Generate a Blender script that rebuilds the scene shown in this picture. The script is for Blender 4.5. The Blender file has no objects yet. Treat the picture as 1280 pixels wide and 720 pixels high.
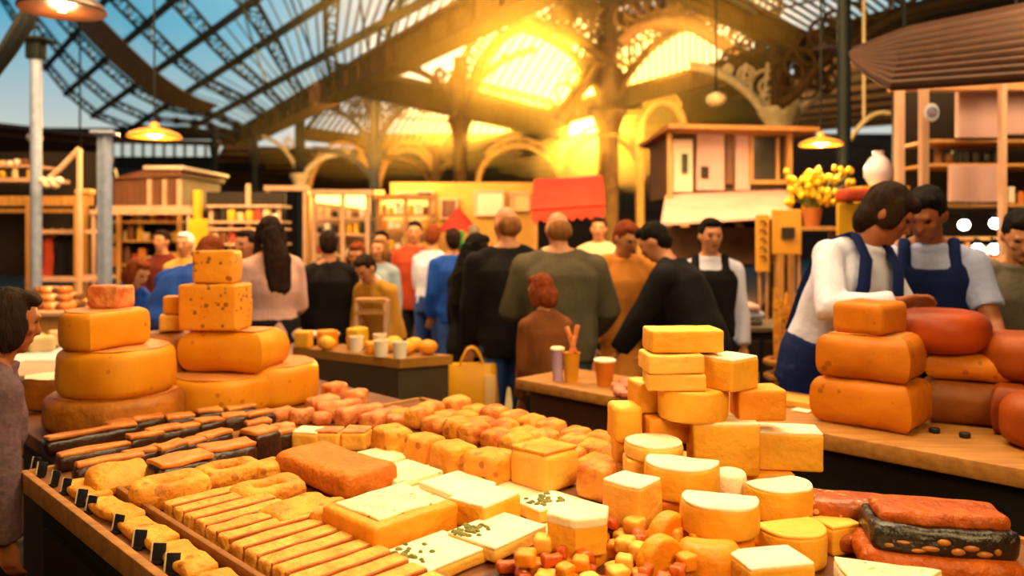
import bpy, bmesh, math, random
from mathutils import Vector, Matrix, Euler, noise
random.seed(7)
R = math.radians
PI = math.pi
col = bpy.context.scene.collection
H, F, HY = 1.62, 1000.0, 290.0          # eye height, focal length and horizon in photo pixels
S2 = math.sqrt(.5)


def P(px, py, Y):
    """point seen at photo pixel px, py at distance Y"""
    return Vector(((px - 640) / F * Y, Y, H - (py - HY) / F * Y))


def Zp(px, py, z):
    """point at height z seen at photo pixel px, py"""
    return P(px, py, (H - z) * F / (py - HY))


def UV(u, v, z=0.0):
    """counter axes: u towards near right, v towards far right"""
    return Vector((S2 * (u + v), S2 * (v - u), z))


# ------------------------------------------------------------------ objects
def link(o, parent=None):
    col.objects.link(o)
    if parent is not None:
        o.parent = parent
    return o


def obj(name, bm, m, parent=None, loc=None, rot=0.0, smooth=True, sharp=40):
    me = bpy.data.meshes.new(name)
    bmesh.ops.recalc_face_normals(bm, faces=bm.faces[:])
    bm.to_mesh(me)
    bm.free()
    return mobj(name, me, m, parent, loc, rot, smooth, sharp)


def mobj(name, me, m, parent=None, loc=None, rot=0.0, smooth=True, sharp=40):
    for x in (m if isinstance(m, (list, tuple)) else [m]):
        me.materials.append(x)
    if smooth:
        me.polygons.foreach_set('use_smooth', [True] * len(me.polygons))
        if sharp:
            me.set_sharp_from_angle(angle=R(sharp))
    o = bpy.data.objects.new(name, me)
    link(o, parent)
    if loc is not None:
        o.location = loc
    if rot:
        if isinstance(rot, (int, float)):
            o.rotation_euler = (0, 0, rot)
        else:
            o.rotation_euler = rot
    return o


def tag(o, label=None, cat=None, group=None, kind=None):
    if label:
        o['label'] = label
    if cat:
        o['category'] = cat
    if group:
        o['group'] = group
    if kind:
        o['kind'] = kind
    return o


def thing(name, label, cat, loc=(0, 0, 0), rot=0.0, group=None):
    o = bpy.data.objects.new(name, None)
    o.empty_display_size = .1
    col.objects.link(o)
    o.location = loc
    o.rotation_euler = (0, 0, rot) if isinstance(rot, (int, float)) else rot
    return tag(o, label, cat, group)


def dup(src, loc, rot=None, label=None, group=None, scale=None):
    c = src.copy()
    col.objects.link(c)
    c.location = loc
    if rot is not None:
        c.rotation_euler = (0, 0, rot) if isinstance(rot, (int, float)) else rot
    if scale is not None:
        c.scale = scale
    if label:
        c['label'] = label
    if group:
        c['group'] = group
    for ch in src.children:
        d = ch.copy()
        col.objects.link(d)
        d.parent = c
        for g in ch.children:
            e = g.copy()
            col.objects.link(e)
            e.parent = d
    return c


# ------------------------------------------------------------------ shapes
def add_box(bm, c, d, M=None, bev=0.0, seg=2):
    T = Matrix.Translation(Vector(c)) @ Matrix.Diagonal((d[0], d[1], d[2], 1))
    if M is not None:
        T = M @ T
    r = bmesh.ops.create_cube(bm, size=1.0, matrix=T)
    if bev > 0:
        es = list({e for v in r['verts'] for e in v.link_edges})
        bmesh.ops.bevel(bm, geom=es, offset=bev, segments=seg, profile=.5, affect='EDGES')


def loft(bm, rings, closed=False, cap=True):
    """rings: lists of vectors with the same length"""
    vs = [[bm.verts.new(p) for p in r] for r in rings]
    n = len(vs[0])
    L = len(vs)
    for i in range(L if closed else L - 1):
        a, b = vs[i], vs[(i + 1) % L]
        for k in range(n):
            bm.faces.new((a[k], a[(k + 1) % n], b[(k + 1) % n], b[k]))
    if cap and not closed:
        bm.faces.new(vs[0][::-1])
        bm.faces.new(vs[-1])


def add_tube(bm, pts, r, seg=8, closed=False, up=None):
    pts = [Vector(p) for p in pts]
    n = len(pts)
    rings = []
    nrm = None
    for i, p in enumerate(pts):
        if closed:
            t = pts[(i + 1) % n] - pts[i - 1]
        else:
            t = pts[min(i + 1, n - 1)] - pts[max(i - 1, 0)]
        t.normalize()
        if nrm is None:
            a = Vector(up) if up is not None else (Vector((0, 0, 1)) if abs(t.z) < .9 else Vector((1, 0, 0)))
            nrm = (a - t * a.dot(t)).normalized()
        else:
            nrm = (nrm - t * nrm.dot(t)).normalized()
        b = t.cross(nrm)
        rr = r[i] if isinstance(r, list) else r
        ra, rb = rr if isinstance(rr, (list, tuple)) else (rr, rr)
        rings.append([p + nrm * (ra * math.cos(2 * PI * k / seg)) + b * (rb * math.sin(2 * PI * k / seg)) for k in range(seg)])
    loft(bm, rings, closed)


def add_bar(bm, p0, p1, w, h, up=(0, 0, 1)):
    """box beam between two points, w sideways, h along up"""
    p0, p1 = Vector(p0), Vector(p1)
    t = (p1 - p0).normalized()
    u = Vector(up)
    u = (u - t * u.dot(t)).normalized()
    s = t.cross(u)
    q = [s * (w / 2) + u * (h / 2), -s * (w / 2) + u * (h / 2), -s * (w / 2) - u * (h / 2), s * (w / 2) - u * (h / 2)]
    loft(bm, [[p0 + x for x in q], [p1 + x for x in q]])


def add_lathe(bm, prof, seg=24, M=None):
    M = M or Matrix()
    rings = []
    for r, z in prof:
        r = max(r, 1e-4)
        rings.append([M @ Vector((r * math.cos(2 * PI * k / seg), r * math.sin(2 * PI * k / seg), z)) for k in range(seg)])
    loft(bm, rings)


def add_ell(bm, c, r, M=None, seg=16, rng=10):
    T = Matrix.Translation(Vector(c)) @ Matrix.Diagonal((r[0], r[1], r[2], 1))
    if M is not None:
        T = M @ T
    bmesh.ops.create_uvsphere(bm, u_segments=seg, v_segments=rng, radius=1.0, matrix=T)


def add_torus(bm, c, Rr, r, ax, ay, seg=18, s2=6):
    c, ax, ay = Vector(c), Vector(ax).normalized(), Vector(ay).normalized()
    add_tube(bm, [c + ax * Rr * math.cos(2 * PI * k / seg) + ay * Rr * math.sin(2 * PI * k / seg) for k in range(seg)], r, s2, True, up=ax.cross(ay))


def arc(p0, p1, mid_off, n=10):
    """quadratic bow between two points, passing bowed by mid_off"""
    p0, p1, m = Vector(p0), Vector(p1), Vector(mid_off)
    c = (p0 + p1) / 2 + m * 2
    return [(p0 * (1 - t) ** 2 + c * (2 * t * (1 - t)) + p1 * t * t) for t in [i / n for i in range(n + 1)]]


def axis_pts(h, r, n):
    a = [-h, -h + r * .25, -h + r * .6, -h + r]
    inner = [(-h + r) + (2 * (h - r)) * i / n for i in range(1, n)]
    return a + inner + [h - r, h - r * .6, h - r * .25, h]


def rbox(bm, d, r, n=4, M=None, base=True):
    """rounded brick with d = full size; stands on z=0 when base"""
    hx, hy, hz = d[0] / 2, d[1] / 2, d[2] / 2
    r = min(r, hx * .98, hy * .98, hz * .98)
    M = M or Matrix()
    hh = (hx, hy, hz)
    ax = [axis_pts(h, r, n) for h in hh]
    tmp = {}

    def vert(p):
        inner = Vector([max(-(h - r), min(h - r, c)) for c, h in zip(p, hh)])
        dd = Vector(p) - inner
        if dd.length > 1e-9:
            q = inner + dd.normalized() * r
        else:
            q = Vector(p)
        key = (round(p[0], 6), round(p[1], 6), round(p[2], 6))
        if key not in tmp:
            if base:
                q.z += hz
            tmp[key] = bm.verts.new(M @ q)
        return tmp[key]
    for k in range(3):
        i, j = (k + 1) % 3, (k + 2) % 3
        for sgn in (-1, 1):
            for a in range(len(ax[i]) - 1):
                for b in range(len(ax[j]) - 1):
                    q = []
                    for da, db in ((0, 0), (1, 0), (1, 1), (0, 1)):
                        p = [0, 0, 0]
                        p[k] = sgn * hh[k]
                        p[i] = ax[i][a + da]
                        p[j] = ax[j][b + db]
                        q.append(vert(p))
                    if len(set(q)) == 4:
                        try:
                            bm.faces.new(q)
                        except ValueError:
                            pass


def o_circle(r, n=40, ry=None):
    return [(r * math.cos(2 * PI * k / n), (ry or r) * math.sin(2 * PI * k / n)) for k in range(n)]


def o_chord(r, cut, n=40):
    """disc with a piece cut straight off at y < cut (cut in -r..r)"""
    a = math.asin(max(-1, min(1, cut / r)))
    pts = [(r * math.cos(t), r * math.sin(t)) for t in [a + (PI - 2 * a) * k / n for k in range(n + 1)]]
    x0, x1 = pts[-1][0], pts[0][0]
    pts += [(x0 + (x1 - x0) * k / 8, cut) for k in range(1, 8)]
    cy = sum(p[1] for p in pts) / len(pts)
    return [(x, y - cy) for x, y in pts]


def o_sector(r, ang, n=20):
    pts = [(r * math.cos(t), r * math.sin(t)) for t in [-ang / 2 + ang * k / n for k in range(n + 1)]]
    e0, e1 = pts[-1], pts[0]
    pts += [(e0[0] * (1 - k / 8), e0[1] * (1 - k / 8)) for k in range(1, 8)]
    pts += [(0, 0)]
    pts += [(e1[0] * k / 8, e1[1] * k / 8) for k in range(1, 8)]
    cx = sum(p[0] for p in pts) / len(pts)
    return [(x - cx, y) for x, y in pts]


def o_poly(corners, n=6):
    out = []
    for i, a in enumerate(corners):
        b = corners[(i + 1) % len(corners)]
        for k in range(n):
            out.append((a[0] + (b[0] - a[0]) * k / n, a[1] + (b[1] - a[1]) * k / n))
    return out


def prism(bm, outl, h, bev, bulge=0.0, M=None, z0=0.0, rings=5, steps=4):
    """solid over an outline with rounded rims; bulge pushes the side out at mid height"""
    M = M or Matrix()
    bev = min(bev, h * .49)
    zs = [(bev * (1 - math.cos(PI / 2 * k / steps)), bev * (1 - math.sin(PI / 2 * k / steps))) for k in range(steps + 1)]
    prof = [(z, ins) for z, ins in zs]
    prof += [(bev + (h - 2 * bev) * k / rings, 0.0) for k in range(1, rings)]
    prof += [(h - z, ins) for z, ins in zs[::-1]]
    cx = sum(p[0] for p in outl) / len(outl)
    cy = sum(p[1] for p in outl) / len(outl)
    ctr = Vector((cx, cy))
    rr = []

    def ring(z, ins, f=None):
        out = []
        for x, y in outl:
            p = Vector((x, y))
            dd = p - ctr
            L = dd.length
            if f is not None:
                q = ctr + dd * (f * (1 - bev / max(L, 1e-6)))
            else:
                b = bulge * math.sin(PI * z / h) if bulge else 0
                q = ctr + dd * ((L - min(ins, L * .6) + b) / max(L, 1e-6))
            out.append(M @ Vector((q.x, q.y, z0 + z)))
        return out
    for f in (.05, .4, .75):
        rr.append(ring(0, 0, f))
    for z, ins in prof:
        rr.append(ring(z, ins))
    for f in (.75, .4, .05):
        rr.append(ring(h, 0, f))
    loft(bm, rr)


def wob(bm, amp, sc, seed=0, flat=True):
    o = Vector((seed * 3.17, seed * 1.31, seed * .77))
    for v in bm.verts:
        d = noise.noise_vector(v.co * sc + o) * amp
        if flat and v.co.z < 1e-4:
            d.z = 0
        elif flat:
            d.z = max(d.z, -v.co.z * .5)
        v.co += d


# ------------------------------------------------------------------ materials
def lin(c):
    if isinstance(c, str):
        c = [int(c[i:i + 2], 16) for i in (0, 2, 4)]
    c = [x / 255 for x in c]
    return tuple((x / 12.92 if x <= .04045 else ((x + .055) / 1.055) ** 2.4) for x in c) + (1.0,)


MATS = {}


def mat(name, c1, c2=None, sc=6.0, rough=.55, bump=0.0, bsc=30.0, metal=0.0, spots=None, sss=0.0, coat=0.0,
        emit=0.0, stretch=(1, 1, 1), detail=4.0, sharp=0.5, spec=.4, alpha=None):
    if name in MATS:
        return MATS[name]
    m = bpy.data.materials.new(name)
    MATS[name] = m
    m.use_nodes = True
    nt = m.node_tree
    b = nt.nodes['Principled BSDF']
    b.inputs['Roughness'].default_value = rough
    b.inputs['Metallic'].default_value = metal
    b.inputs['Specular IOR Level'].default_value = spec
    if coat:
        b.inputs['Coat Weight'].default_value = coat
        b.inputs['Coat Roughness'].default_value = .25
    if sss:
        b.inputs['Subsurface Weight'].default_value = sss
        b.inputs['Subsurface Radius'].default_value = (.02, .01, .004)
        b.inputs['Subsurface Scale'].default_value = .5
    tc = nt.nodes.new('ShaderNodeTexCoord')
    mp = nt.nodes.new('ShaderNodeMapping')
    mp.inputs['Scale'].default_value = stretch
    nt.links.new(tc.outputs['Object'], mp.inputs['Vector'])
    oi = nt.nodes.new('ShaderNodeObjectInfo')
    ad = nt.nodes.new('ShaderNodeVectorMath')
    ad.operation = 'MULTIPLY_ADD'
    ad.inputs[1].default_value = (7, 7, 7)
    nt.links.new(oi.outputs['Random'], ad.inputs[0])
    nt.links.new(mp.outputs['Vector'], ad.inputs[2])
    vec = ad.outputs[0]
    color = None
    if c2 is not None:
        n = nt.nodes.new('ShaderNodeTexNoise')
        n.inputs['Scale'].default_value = sc
        n.inputs['Detail'].default_value = detail
        nt.links.new(vec, n.inputs['Vector'])
        rp = nt.nodes.new('ShaderNodeMapRange')
        w = (1 - sharp) * .3 + .03
        rp.inputs['From Min'].default_value = .5 - w
        rp.inputs['From Max'].default_value = .5 + w
        nt.links.new(n.outputs['Fac'], rp.inputs['Value'])
        mx = nt.nodes.new('ShaderNodeMix')
        mx.data_type = 'RGBA'
        mx.inputs['A'].default_value = lin(c1)
        mx.inputs['B'].default_value = lin(c2)
        nt.links.new(rp.outputs['Result'], mx.inputs['Factor'])
        color = mx.outputs['Result']
    if spots is not None:
        sc_, th, cs = spots
        vo = nt.nodes.new('ShaderNodeTexVoronoi')
        vo.inputs['Scale'].default_value = sc_
        nt.links.new(vec, vo.inputs['Vector'])
        n2 = nt.nodes.new('ShaderNodeTexNoise')
        n2.inputs['Scale'].default_value = sc_ * .35
        nt.links.new(vec, n2.inputs['Vector'])
        mm = nt.nodes.new('ShaderNodeMath')
        mm.operation = 'SUBTRACT'
        nt.links.new(n2.outputs['Fac'], mm.inputs[0])
        nt.links.new(vo.outputs['Distance'], mm.inputs[1])
        r2 = nt.nodes.new('ShaderNodeMapRange')
        r2.inputs['From Min'].default_value = th
        r2.inputs['From Max'].default_value = th + .08
        nt.links.new(mm.outputs[0], r2.inputs['Value'])
        m2 = nt.nodes.new('ShaderNodeMix')
        m2.data_type = 'RGBA'
        m2.inputs['A'].default_value = lin(c1)
        if color is not None:
            nt.links.new(color, m2.inputs['A'])
        m2.inputs['B'].default_value = lin(cs)
        nt.links.new(r2.outputs['Result'], m2.inputs['Factor'])
        color = m2.outputs['Result']
    if color is not None:
        nt.links.new(color, b.inputs['Base Color'])
    else:
        b.inputs['Base Color'].default_value = lin(c1)
    if bump:
        n3 = nt.nodes.new('ShaderNodeTexNoise')
        n3.inputs['Scale'].default_value = bsc
        n3.inputs['Detail'].default_value = 5
        nt.links.new(vec, n3.inputs['Vector'])
        bp = nt.nodes.new('ShaderNodeBump')
        bp.inputs['Strength'].default_value = bump
        bp.inputs['Distance'].default_value = .02
        nt.links.new(n3.outputs['Fac'], bp.inputs['Height'])
        nt.links.new(bp.outputs['Normal'], b.inputs['Normal'])
    if emit:
        b.inputs['Emission Color'].default_value = lin(c1)
        b.inputs['Emission Strength'].default_value = emit
    return m


def glass_mat(name, tint, gl=.06):
    m = bpy.data.materials.new(name)
    m.use_nodes = True
    nt = m.node_tree
    nt.nodes.remove(nt.nodes['Principled BSDF'])
    out = nt.nodes['Material Output']
    t = nt.nodes.new('ShaderNodeBsdfTransparent')
    t.inputs['Color'].default_value = lin(tint)
    g = nt.nodes.new('ShaderNodeBsdfGlossy')
    g.inputs['Roughness'].default_value = .12
    x = nt.nodes.new('ShaderNodeMixShader')
    x.inputs[0].default_value = gl
    nt.links.new(t.outputs[0], x.inputs[1])
    nt.links.new(g.outputs[0], x.inputs[2])
    nt.links.new(x.outputs[0], out.inputs['Surface'])
    return m
# ================================================================== the hall
IRON = mat('dark painted iron', '191d20', '121517', 9, .8, .15, 60, spec=.1)
IRONB = mat('brown painted iron', '4e3618', '3c2810', 7, .75, .15, 60, spec=.12)
TEAL = mat('dark teal painted iron', '0f181b', '0b1214', 9, .6, .1, 60, spec=.2)
CREAMIRON = mat('cream painted iron', 'c9b588', 'b39d6e', 9, .5, .1, 60)
BLUESTEEL = mat('pale blue grey steel', '8492b4', '707ea0', 12, .4, .08, 60)
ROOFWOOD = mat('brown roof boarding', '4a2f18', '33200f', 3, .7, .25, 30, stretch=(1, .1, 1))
WALLWOOD = mat('dark brown hall boarding', '3a2413', '28180c', 2, .75, .2, 30, stretch=(.2, 1, 4))
FLOORM = mat('worn brown stone floor', '4b3a2b', '352819', 4, .55, .2, 20)
GLASS = glass_mat('clear roof glass', 'e6f4f6')
PALEGLASS = glass_mat('clear bright roof glass', 'fbfbf5')

bm = bmesh.new()
add_box(bm, (0, 22, -.05), (100, 84, .1))
tag(obj('floor', bm, FLOORM, smooth=False), kind='structure')

bm = bmesh.new()
add_box(bm, (20, 52, 4.0), (60, .3, 8.0))
add_box(bm, (-30, 52, 2.9), (40, .3, 5.8))
for i in range(10):                                   # cornice and string courses
    add_box(bm, (20, 51.8, .8 + i * .72), (60, .14, .16))
    if i < 7:
        add_box(bm, (-30, 51.8, .8 + i * .72), (40, .14, .16))
tag(obj('wall_back', bm, WALLWOOD, smooth=False), kind='structure')
bm = bmesh.new()
add_box(bm, (-46, 22, 4), (.3, 60, 8))
tag(obj('wall_left', bm, WALLWOOD, smooth=False), kind='structure')
bm = bmesh.new()
add_box(bm, (40, 22, 4), (.3, 60, 8))
tag(obj('wall_right', bm, WALLWOOD, smooth=False), kind='structure')
bm = bmesh.new()
add_box(bm, (0, -9, 3.5), (80, .3, 7))
tag(obj('wall_front', bm, WALLWOOD, smooth=False), kind='structure')
# unseen boarded roof over the near stalls, added to keep blue sky light out
bm = bmesh.new()
add_box(bm, (0, .5, 6.9), (80, 19, .2))
for i in range(20):
    add_box(bm, (0, -8 + i * .95, 6.75), (80, .12, .14))
tag(obj('ceiling', bm, ROOFWOOD, smooth=False), kind='structure')


def slab(name, pts, th, m, parent=None, ribs=0, kind='structure'):
    """thick roof panel over four corner points, boards along its first edge"""
    a, b, c, d = [Vector(p) for p in pts]
    n = (b - a).cross(d - a).normalized()
    if n.z < 0:
        n = -n
    bm = bmesh.new()
    loft(bm, [[a, b, c, d], [p + n * th for p in (a, b, c, d)]])
    for i in range(ribs):
        t = (i + .5) / ribs
        add_bar(bm, a.lerp(d, t) - n * .06, b.lerp(c, t) - n * .06, .14, .12, up=n)
    o = obj(name, bm, m, parent, smooth=False)
    if kind:
        tag(o, kind=kind)
    return o


def gable(name, y0, pts, th):
    pass


# underside of the right-hand aisle roof (behind the awning stall)
slab('ceiling', [P(1000, 57, 15), P(1420, -40, 12), P(1600, 120, 24), P(985, 165, 30)], .15, ROOFWOOD, ribs=9)
# brown aisle roof behind the centre columns, below the glazed bays
slab('ceiling', [P(280, 186, 34), P(553, 193, 34), P(553, 236, 48), P(250, 234, 48)], .15, ROOFWOOD, ribs=7)
slab('ceiling', [P(553, 193, 34), P(700, 160, 34), P(700, 232, 48), P(553, 236, 48)], .15, ROOFWOOD, ribs=7)
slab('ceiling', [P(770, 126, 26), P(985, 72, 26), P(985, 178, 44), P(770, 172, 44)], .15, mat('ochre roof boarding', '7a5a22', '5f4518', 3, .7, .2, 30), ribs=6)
slab('ceiling', [P(-80, 150, 30), P(132, 172, 30), P(150, 236, 44), P(-150, 236, 44)], .15, ROOFWOOD, ribs=7)

# ---------------------------------------------------------- left glazed vault
FAR = [P(293, 177, 40), P(237, 160, 40), P(163, 160, 40), P(117, 143, 40), P(83, 115, 40), P(57, 83, 40), P(28, 42, 40), P(0, -5, 40)]
MID = [P(377, 133, 29.8), P(350, 98, 29.1), P(320, 58, 27.5), P(291, 18, 26.4), P(252, -32, 24.8), P(205, -85, 23.2), P(150, -140, 21.9), P(90, -200, 20.6)]
IMAX = len(FAR) - 1


def vp(i, s):
    k = min(int(i), IMAX - 1)
    f = i - k
    q = FAR[k].lerp(FAR[k + 1], f)
    r = MID[k].lerp(MID[k + 1], f)
    return q + (r - q) * s


def top_i(s):
    """how far up the vault an arch still stays clear of the near roof"""
    i = IMAX
    while i > 1 and vp(i, s).y < 12:
        i -= .25
    return i


vault = thing('window_1', None, None)
tag(vault, kind='structure')
bm = bmesh.new()
ss = [-.02 + .131 * k for k in range(21)]
for a, b in zip(ss[:-1], ss[1:]):
    m_ = min(top_i(a), top_i(b))
    n = max(2, int(m_ * 2))
    q = [m_ * k / n for k in range(n + 1)]
    for i, j in zip(q[:-1], q[1:]):
        vs = [bm.verts.new(vp(x, y)) for x, y in ((i, a), (j, a), (j, b), (i, b))]
        bm.faces.new(vs)
bmesh.ops.remove_doubles(bm, verts=bm.verts[:], dist=.001)
obj('glass_pane', bm, GLASS, vault)


def truss(parent, pts, dep, r, name='arch_truss', m=IRON, zig=True, dz=(0, 0, 1)):
    """two chords with lattice between"""
    bm = bmesh.new()
    pts = [Vector(p) for p in pts]
    n = len(pts)
    D = Vector(dz).normalized() * dep
    lo = [p - D for p in pts]
    add_tube(bm, pts, r, 6)
    add_tube(bm, lo, r, 6)
    if zig:
        for k in range(n - 1):
            add_tube(bm, [pts[k], lo[k + 1]], r * .55, 5)
            add_tube(bm, [lo[k], pts[k + 1]], r * .55, 5)
            add_tube(bm, [pts[k], lo[k]], r * .55, 5)
    return obj(name, bm, m, parent)


for s in (0, .17, .34, .66, .85, 1.05, 1.32, 1.62, 2.0, 2.4):
    t = top_i(s)
    n = int(t * 3)
    # chords separated along the vault so the lattice reads from below
    bm = bmesh.new()
    A = [vp(t * k / n, s) - Vector((0, 0, .12)) for k in range(n + 1)]
    w = .058
    B = [vp(t * k / n, s + w) - Vector((0, 0, .12)) for k in range(n + 1)]
    r = .05 + .006 * (2.4 - s)
    add_tube(bm, A, r, 6)
    add_tube(bm, B, r, 6)
    for k in range(n):
        if k % 2:
            add_tube(bm, [A[k], B[k + 1]], r * .6, 5)
        else:
            add_tube(bm, [B[k], A[k + 1]], r * .6, 5)
        mid = (A[k] + B[k + 1]) / 2
        add_torus(bm, mid, .17, .028, (1, 0, 0), (0, 0, 1), 10, 4)
    obj('arch_truss', bm, IRON, vault)
for i in range(1, IMAX + 1):
    smax = 2.5
    while smax > .2 and vp(i, smax).y < 12:
        smax -= .05
    bm = bmesh.new()
    add_bar(bm, vp(i, -.02) - Vector((0, 0, .05)), vp(i, smax) - Vector((0, 0, .05)), .15, .22)
    obj('purlin', bm, IRON, vault, smooth=False)
bm = bmesh.new()
s = .9
while s < 2.5:
    t = min(3.0, top_i(s))
    if abs((s * 10) % 1) > -1:
        add_tube(bm, [vp(t * k / 6, s) for k in range(7)], .035, 4)
    s += .048
s = .05
while s < .9:
    t = min(1.9, top_i(s))
    add_tube(bm, [vp(t * k / 6, s) for k in range(7)], .02, 4)
    s += .07
tag(obj('glazing_bar', bm, mat('blue grey glazing bars', '51606a', '44525b', 5, .5), vault), kind='stuff')
# wide brown band standing for a solid arch rib of the vault
bm = bmesh.new()
q = [1.4 + 4.4 * k / 10 for k in range(11)]
for i, j in zip(q[:-1], q[1:]):
    loft(bm, [[vp(i, .44) - Vector((0, 0, .3)), vp(i, .58) - Vector((0, 0, .3)), vp(i, .58) - Vector((0, 0, .36)), vp(i, .44) - Vector((0, 0, .36))],
              [vp(j, .44) - Vector((0, 0, .3)), vp(j, .58) - Vector((0, 0, .3)), vp(j, .58) - Vector((0, 0, .36)), vp(j, .44) - Vector((0, 0, .36))]])
obj('arch_band', bm, mat('brown arch band', '6e4a2a', '54361c', 5, .7), vault)
# tie rods under the vault
for (a, sa, b, sb) in ((1, .9, 5, 1.2), (0, 1.3, 4, 1.25), (0, .66, 3.4, .7), (.2, 1.6, 3.4, 1.45)):
    p0, p1 = vp(a, sa), vp(b, sb)
    bm = bmesh.new()
    add_tube(bm, arc(p0, p1, (0, 0, -.5), 10), .035, 5)
    obj('tie_rod', bm, IRON, vault)

# ---------------------------------------------------------- beams (gutters)


def beam(pts, w, h, m, flange=True, n=0):
    p0, p1 = pts
    bm = bmesh.new()
    add_bar(bm, p0, p1, w * .5, h)
    if flange:
        up = Vector((0, 0, h * .45))
        add_bar(bm, p0 + up, p1 + up, w, h * .14)
        add_bar(bm, p0 - up, p1 - up, w, h * .14)
        L = (p1 - p0).length
        k = int(L / 1.2)
        for i in range(k):
            c = p0.lerp(p1, (i + .5) / k)
            add_bar(bm, c - up, c + up, w * .9, .06, up=(p1 - p0))
    return tag(obj('trim_1', bm, m, smooth=False), kind='structure')


G = lambda s: FAR[0] + (MID[0] - FAR[0]) * s
beam((G(-.1), G(2.75)), .7, .75, IRONB)
beam((P(420, 96, 26), P(712, 160, 26)), .6, .85, IRONB)
beam((P(690, 146, 24), P(985, 68, 24)), .5, .6, IRONB)
beam((P(856, -14, 14), P(1004, 58, 14)), .4, .42, IRONB)
beam((P(996, 60, 14), P(1400, -50, 14)), .4, .42, IRONB)
beam((P(380, 166, 35), P(556, 193, 35)), .5, .5, IRONB)
beam((P(550, 194, 35), P(705, 155, 35)), .5, .5, IRONB)
beam((P(-40, 166, 41), P(300, 168, 41)), .5, .5, IRON)
beam((P(140, 203, 38), P(330, 203, 38)), .5, .5, IRON)

# ---------------------------------------------------------- other glazed bays


def glazed(name, bl, br, tr, tl, nb, rad, bow=0.0, cross=0, frame=.16):
    """curved glazed bay: bars run from the bottom edge to the top edge"""
    bl, br, tr, tl = [Vector(p) for p in (bl, br, tr, tl)]
    t = thing(name, None, None)
    tag(t, kind='structure')
    nrm = (br - bl).cross(tl - bl).normalized()
    if nrm.y < 0:
        nrm = -nrm
    up = nrm * bow

    def pt(x, y):
        return bl.lerp(br, x).lerp(tl.lerp(tr, x), y) + up * (4 * y * (1 - y))
    bm = bmesh.new()
    for k in range(8):
        y0, y1 = k / 8, (k + 1) / 8
        bm.faces.new([bm.verts.new(pt(*q)) for q in ((0, y0), (1, y0), (1, y1), (0, y1))])
    bmesh.ops.remove_doubles(bm, verts=bm.verts[:], dist=.001)
    obj('glass_pane', bm, PALEGLASS, t)
    bm = bmesh.new()
    for i in range(nb + 1):
        add_tube(bm, [pt(i / nb, k / 8) for k in range(9)], rad, 5)
    obj('glazing_bar', bm, mat('grey glazing bars', '6b6a62', '5b5a52', 5, .5), t)
    bm = bmesh.new()
    for c in range(1, cross + 1):
        add_tube(bm, [pt(0, c / (cross + 1)), pt(1, c / (cross + 1))], rad * .8, 5)
    add_bar(bm, pt(0, 0), pt(1, 0), frame, frame * 1.5)
    add_bar(bm, pt(0, 1), pt(1, 1), frame, frame * 1.5)
    add_tube(bm, [pt(0, k / 8) for k in range(9)], frame * .6, 6)
    add_tube(bm, [pt(1, k / 8) for k in range(9)], frame * .6, 6)
    obj('window_frame', bm, IRONB, t)
    return pt


pt2 = glazed('window_2', P(560, 108, 28), P(697, 146, 28), P(800, 30, 21), P(655, -20, 21), 13, .055, .9, 0, .2)
pt3 = glazed('window_3', P(375, 172, 36), P(553, 191, 36), P(600, 106, 31), P(425, 108, 31), 22, .05, 0, 1)
glazed('window_4', P(553, 191, 36), P(705, 157, 36), P(690, 128, 32), P(600, 106, 31), 12, .05, 0, 1)
pt4 = glazed('window_5', P(772, 124, 25), P(972, 70, 25), P(985, -30, 22), P(772, 0, 22), 24, .05, .3, 1)
glazed('window_6', P(1002, 56, 15), P(1400, -45, 14), P(1400, -160, 11), P(860, -20, 13), 34, .03, 0, 1)
glazed('window_7', P(140, 201, 39), P(296, 199, 39), P(296, 180, 39), P(140, 176, 39), 12, .07, 0, 0)

# ---------------------------------------------------------- iron columns


def column(label, px, Y, ztop, r, m, arms=(), zcap=None, mcap=None, flute=True, group='cast iron columns of the hall', base=True):
    X = (px - 640) / F * Y
    t = thing('iron_column', label, 'column', (X, Y, 0), 0, group)
    bm = bmesh.new()
    prof = [(r * 1.0, .5), (r, 1.5), (r * .95, ztop)]
    add_lathe(bm, prof, 16)
    if flute:
        for z in (1.2, 2.6, ztop * .7):
            add_torus(bm, (0, 0, z), r, r * .14, (1, 0, 0), (0, 1, 0), 16, 6)
    obj('shaft', bm, m, t)
    bm = bmesh.new()
    add_lathe(bm, [(r * 1.7, 0), (r * 1.7, .18), (r * 1.35, .26), (r * 1.35, .42), (r * 1.0, .52)], 16)
    obj('base', bm, m, t)
    if zcap:
        bm = bmesh.new()
        add_lathe(bm, [(r, zcap - .6), (r * 1.25, zcap - .55), (r * 1.1, zcap - .45), (r * 1.5, zcap - .12), (r * 1.9, zcap), (r * 1.9, zcap + .12), (r * .9, zcap + .13)], 16)
        obj('capital', bm, mcap or m, t)
    for (dx, dy, z0, z1, bow, rr, rings) in arms:
        bm = bmesh.new()
        p0, p1 = Vector((0, 0, z0)), Vector((dx, dy, z1))
        L = (p1 - p0).length
        pts = arc(p0, p1, (-dx * bow, -dy * bow, abs(dx) * bow * .8 + .1), 12)
        add_tube(bm, pts, rr, 8)
        # scrolls filling the spandrel between the arm and the column head
        ax = Vector((dx, dy, 0)).normalized()
        for k in range(rings):
            f = (k + 1) / (rings + 1)
            q = pts[int(f * 12)]
            gap = max(.12, (z1 - q.z))
            c = q + Vector((0, 0, min(gap * .5, .5))) - ax * .1
            add_torus(bm, c, min(gap * .36, .38), rr * .42, ax, (0, 0, 1), 16, 5)
            add_torus(bm, c, min(gap * .18, .2), rr * .36, ax, (0, 0, 1), 12, 5)
            add_tube(bm, [q, c + Vector((0, 0, gap * .5))], rr * .4, 5)
        obj('bracket_arm', bm, mcap or m, t)
    return t


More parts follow.
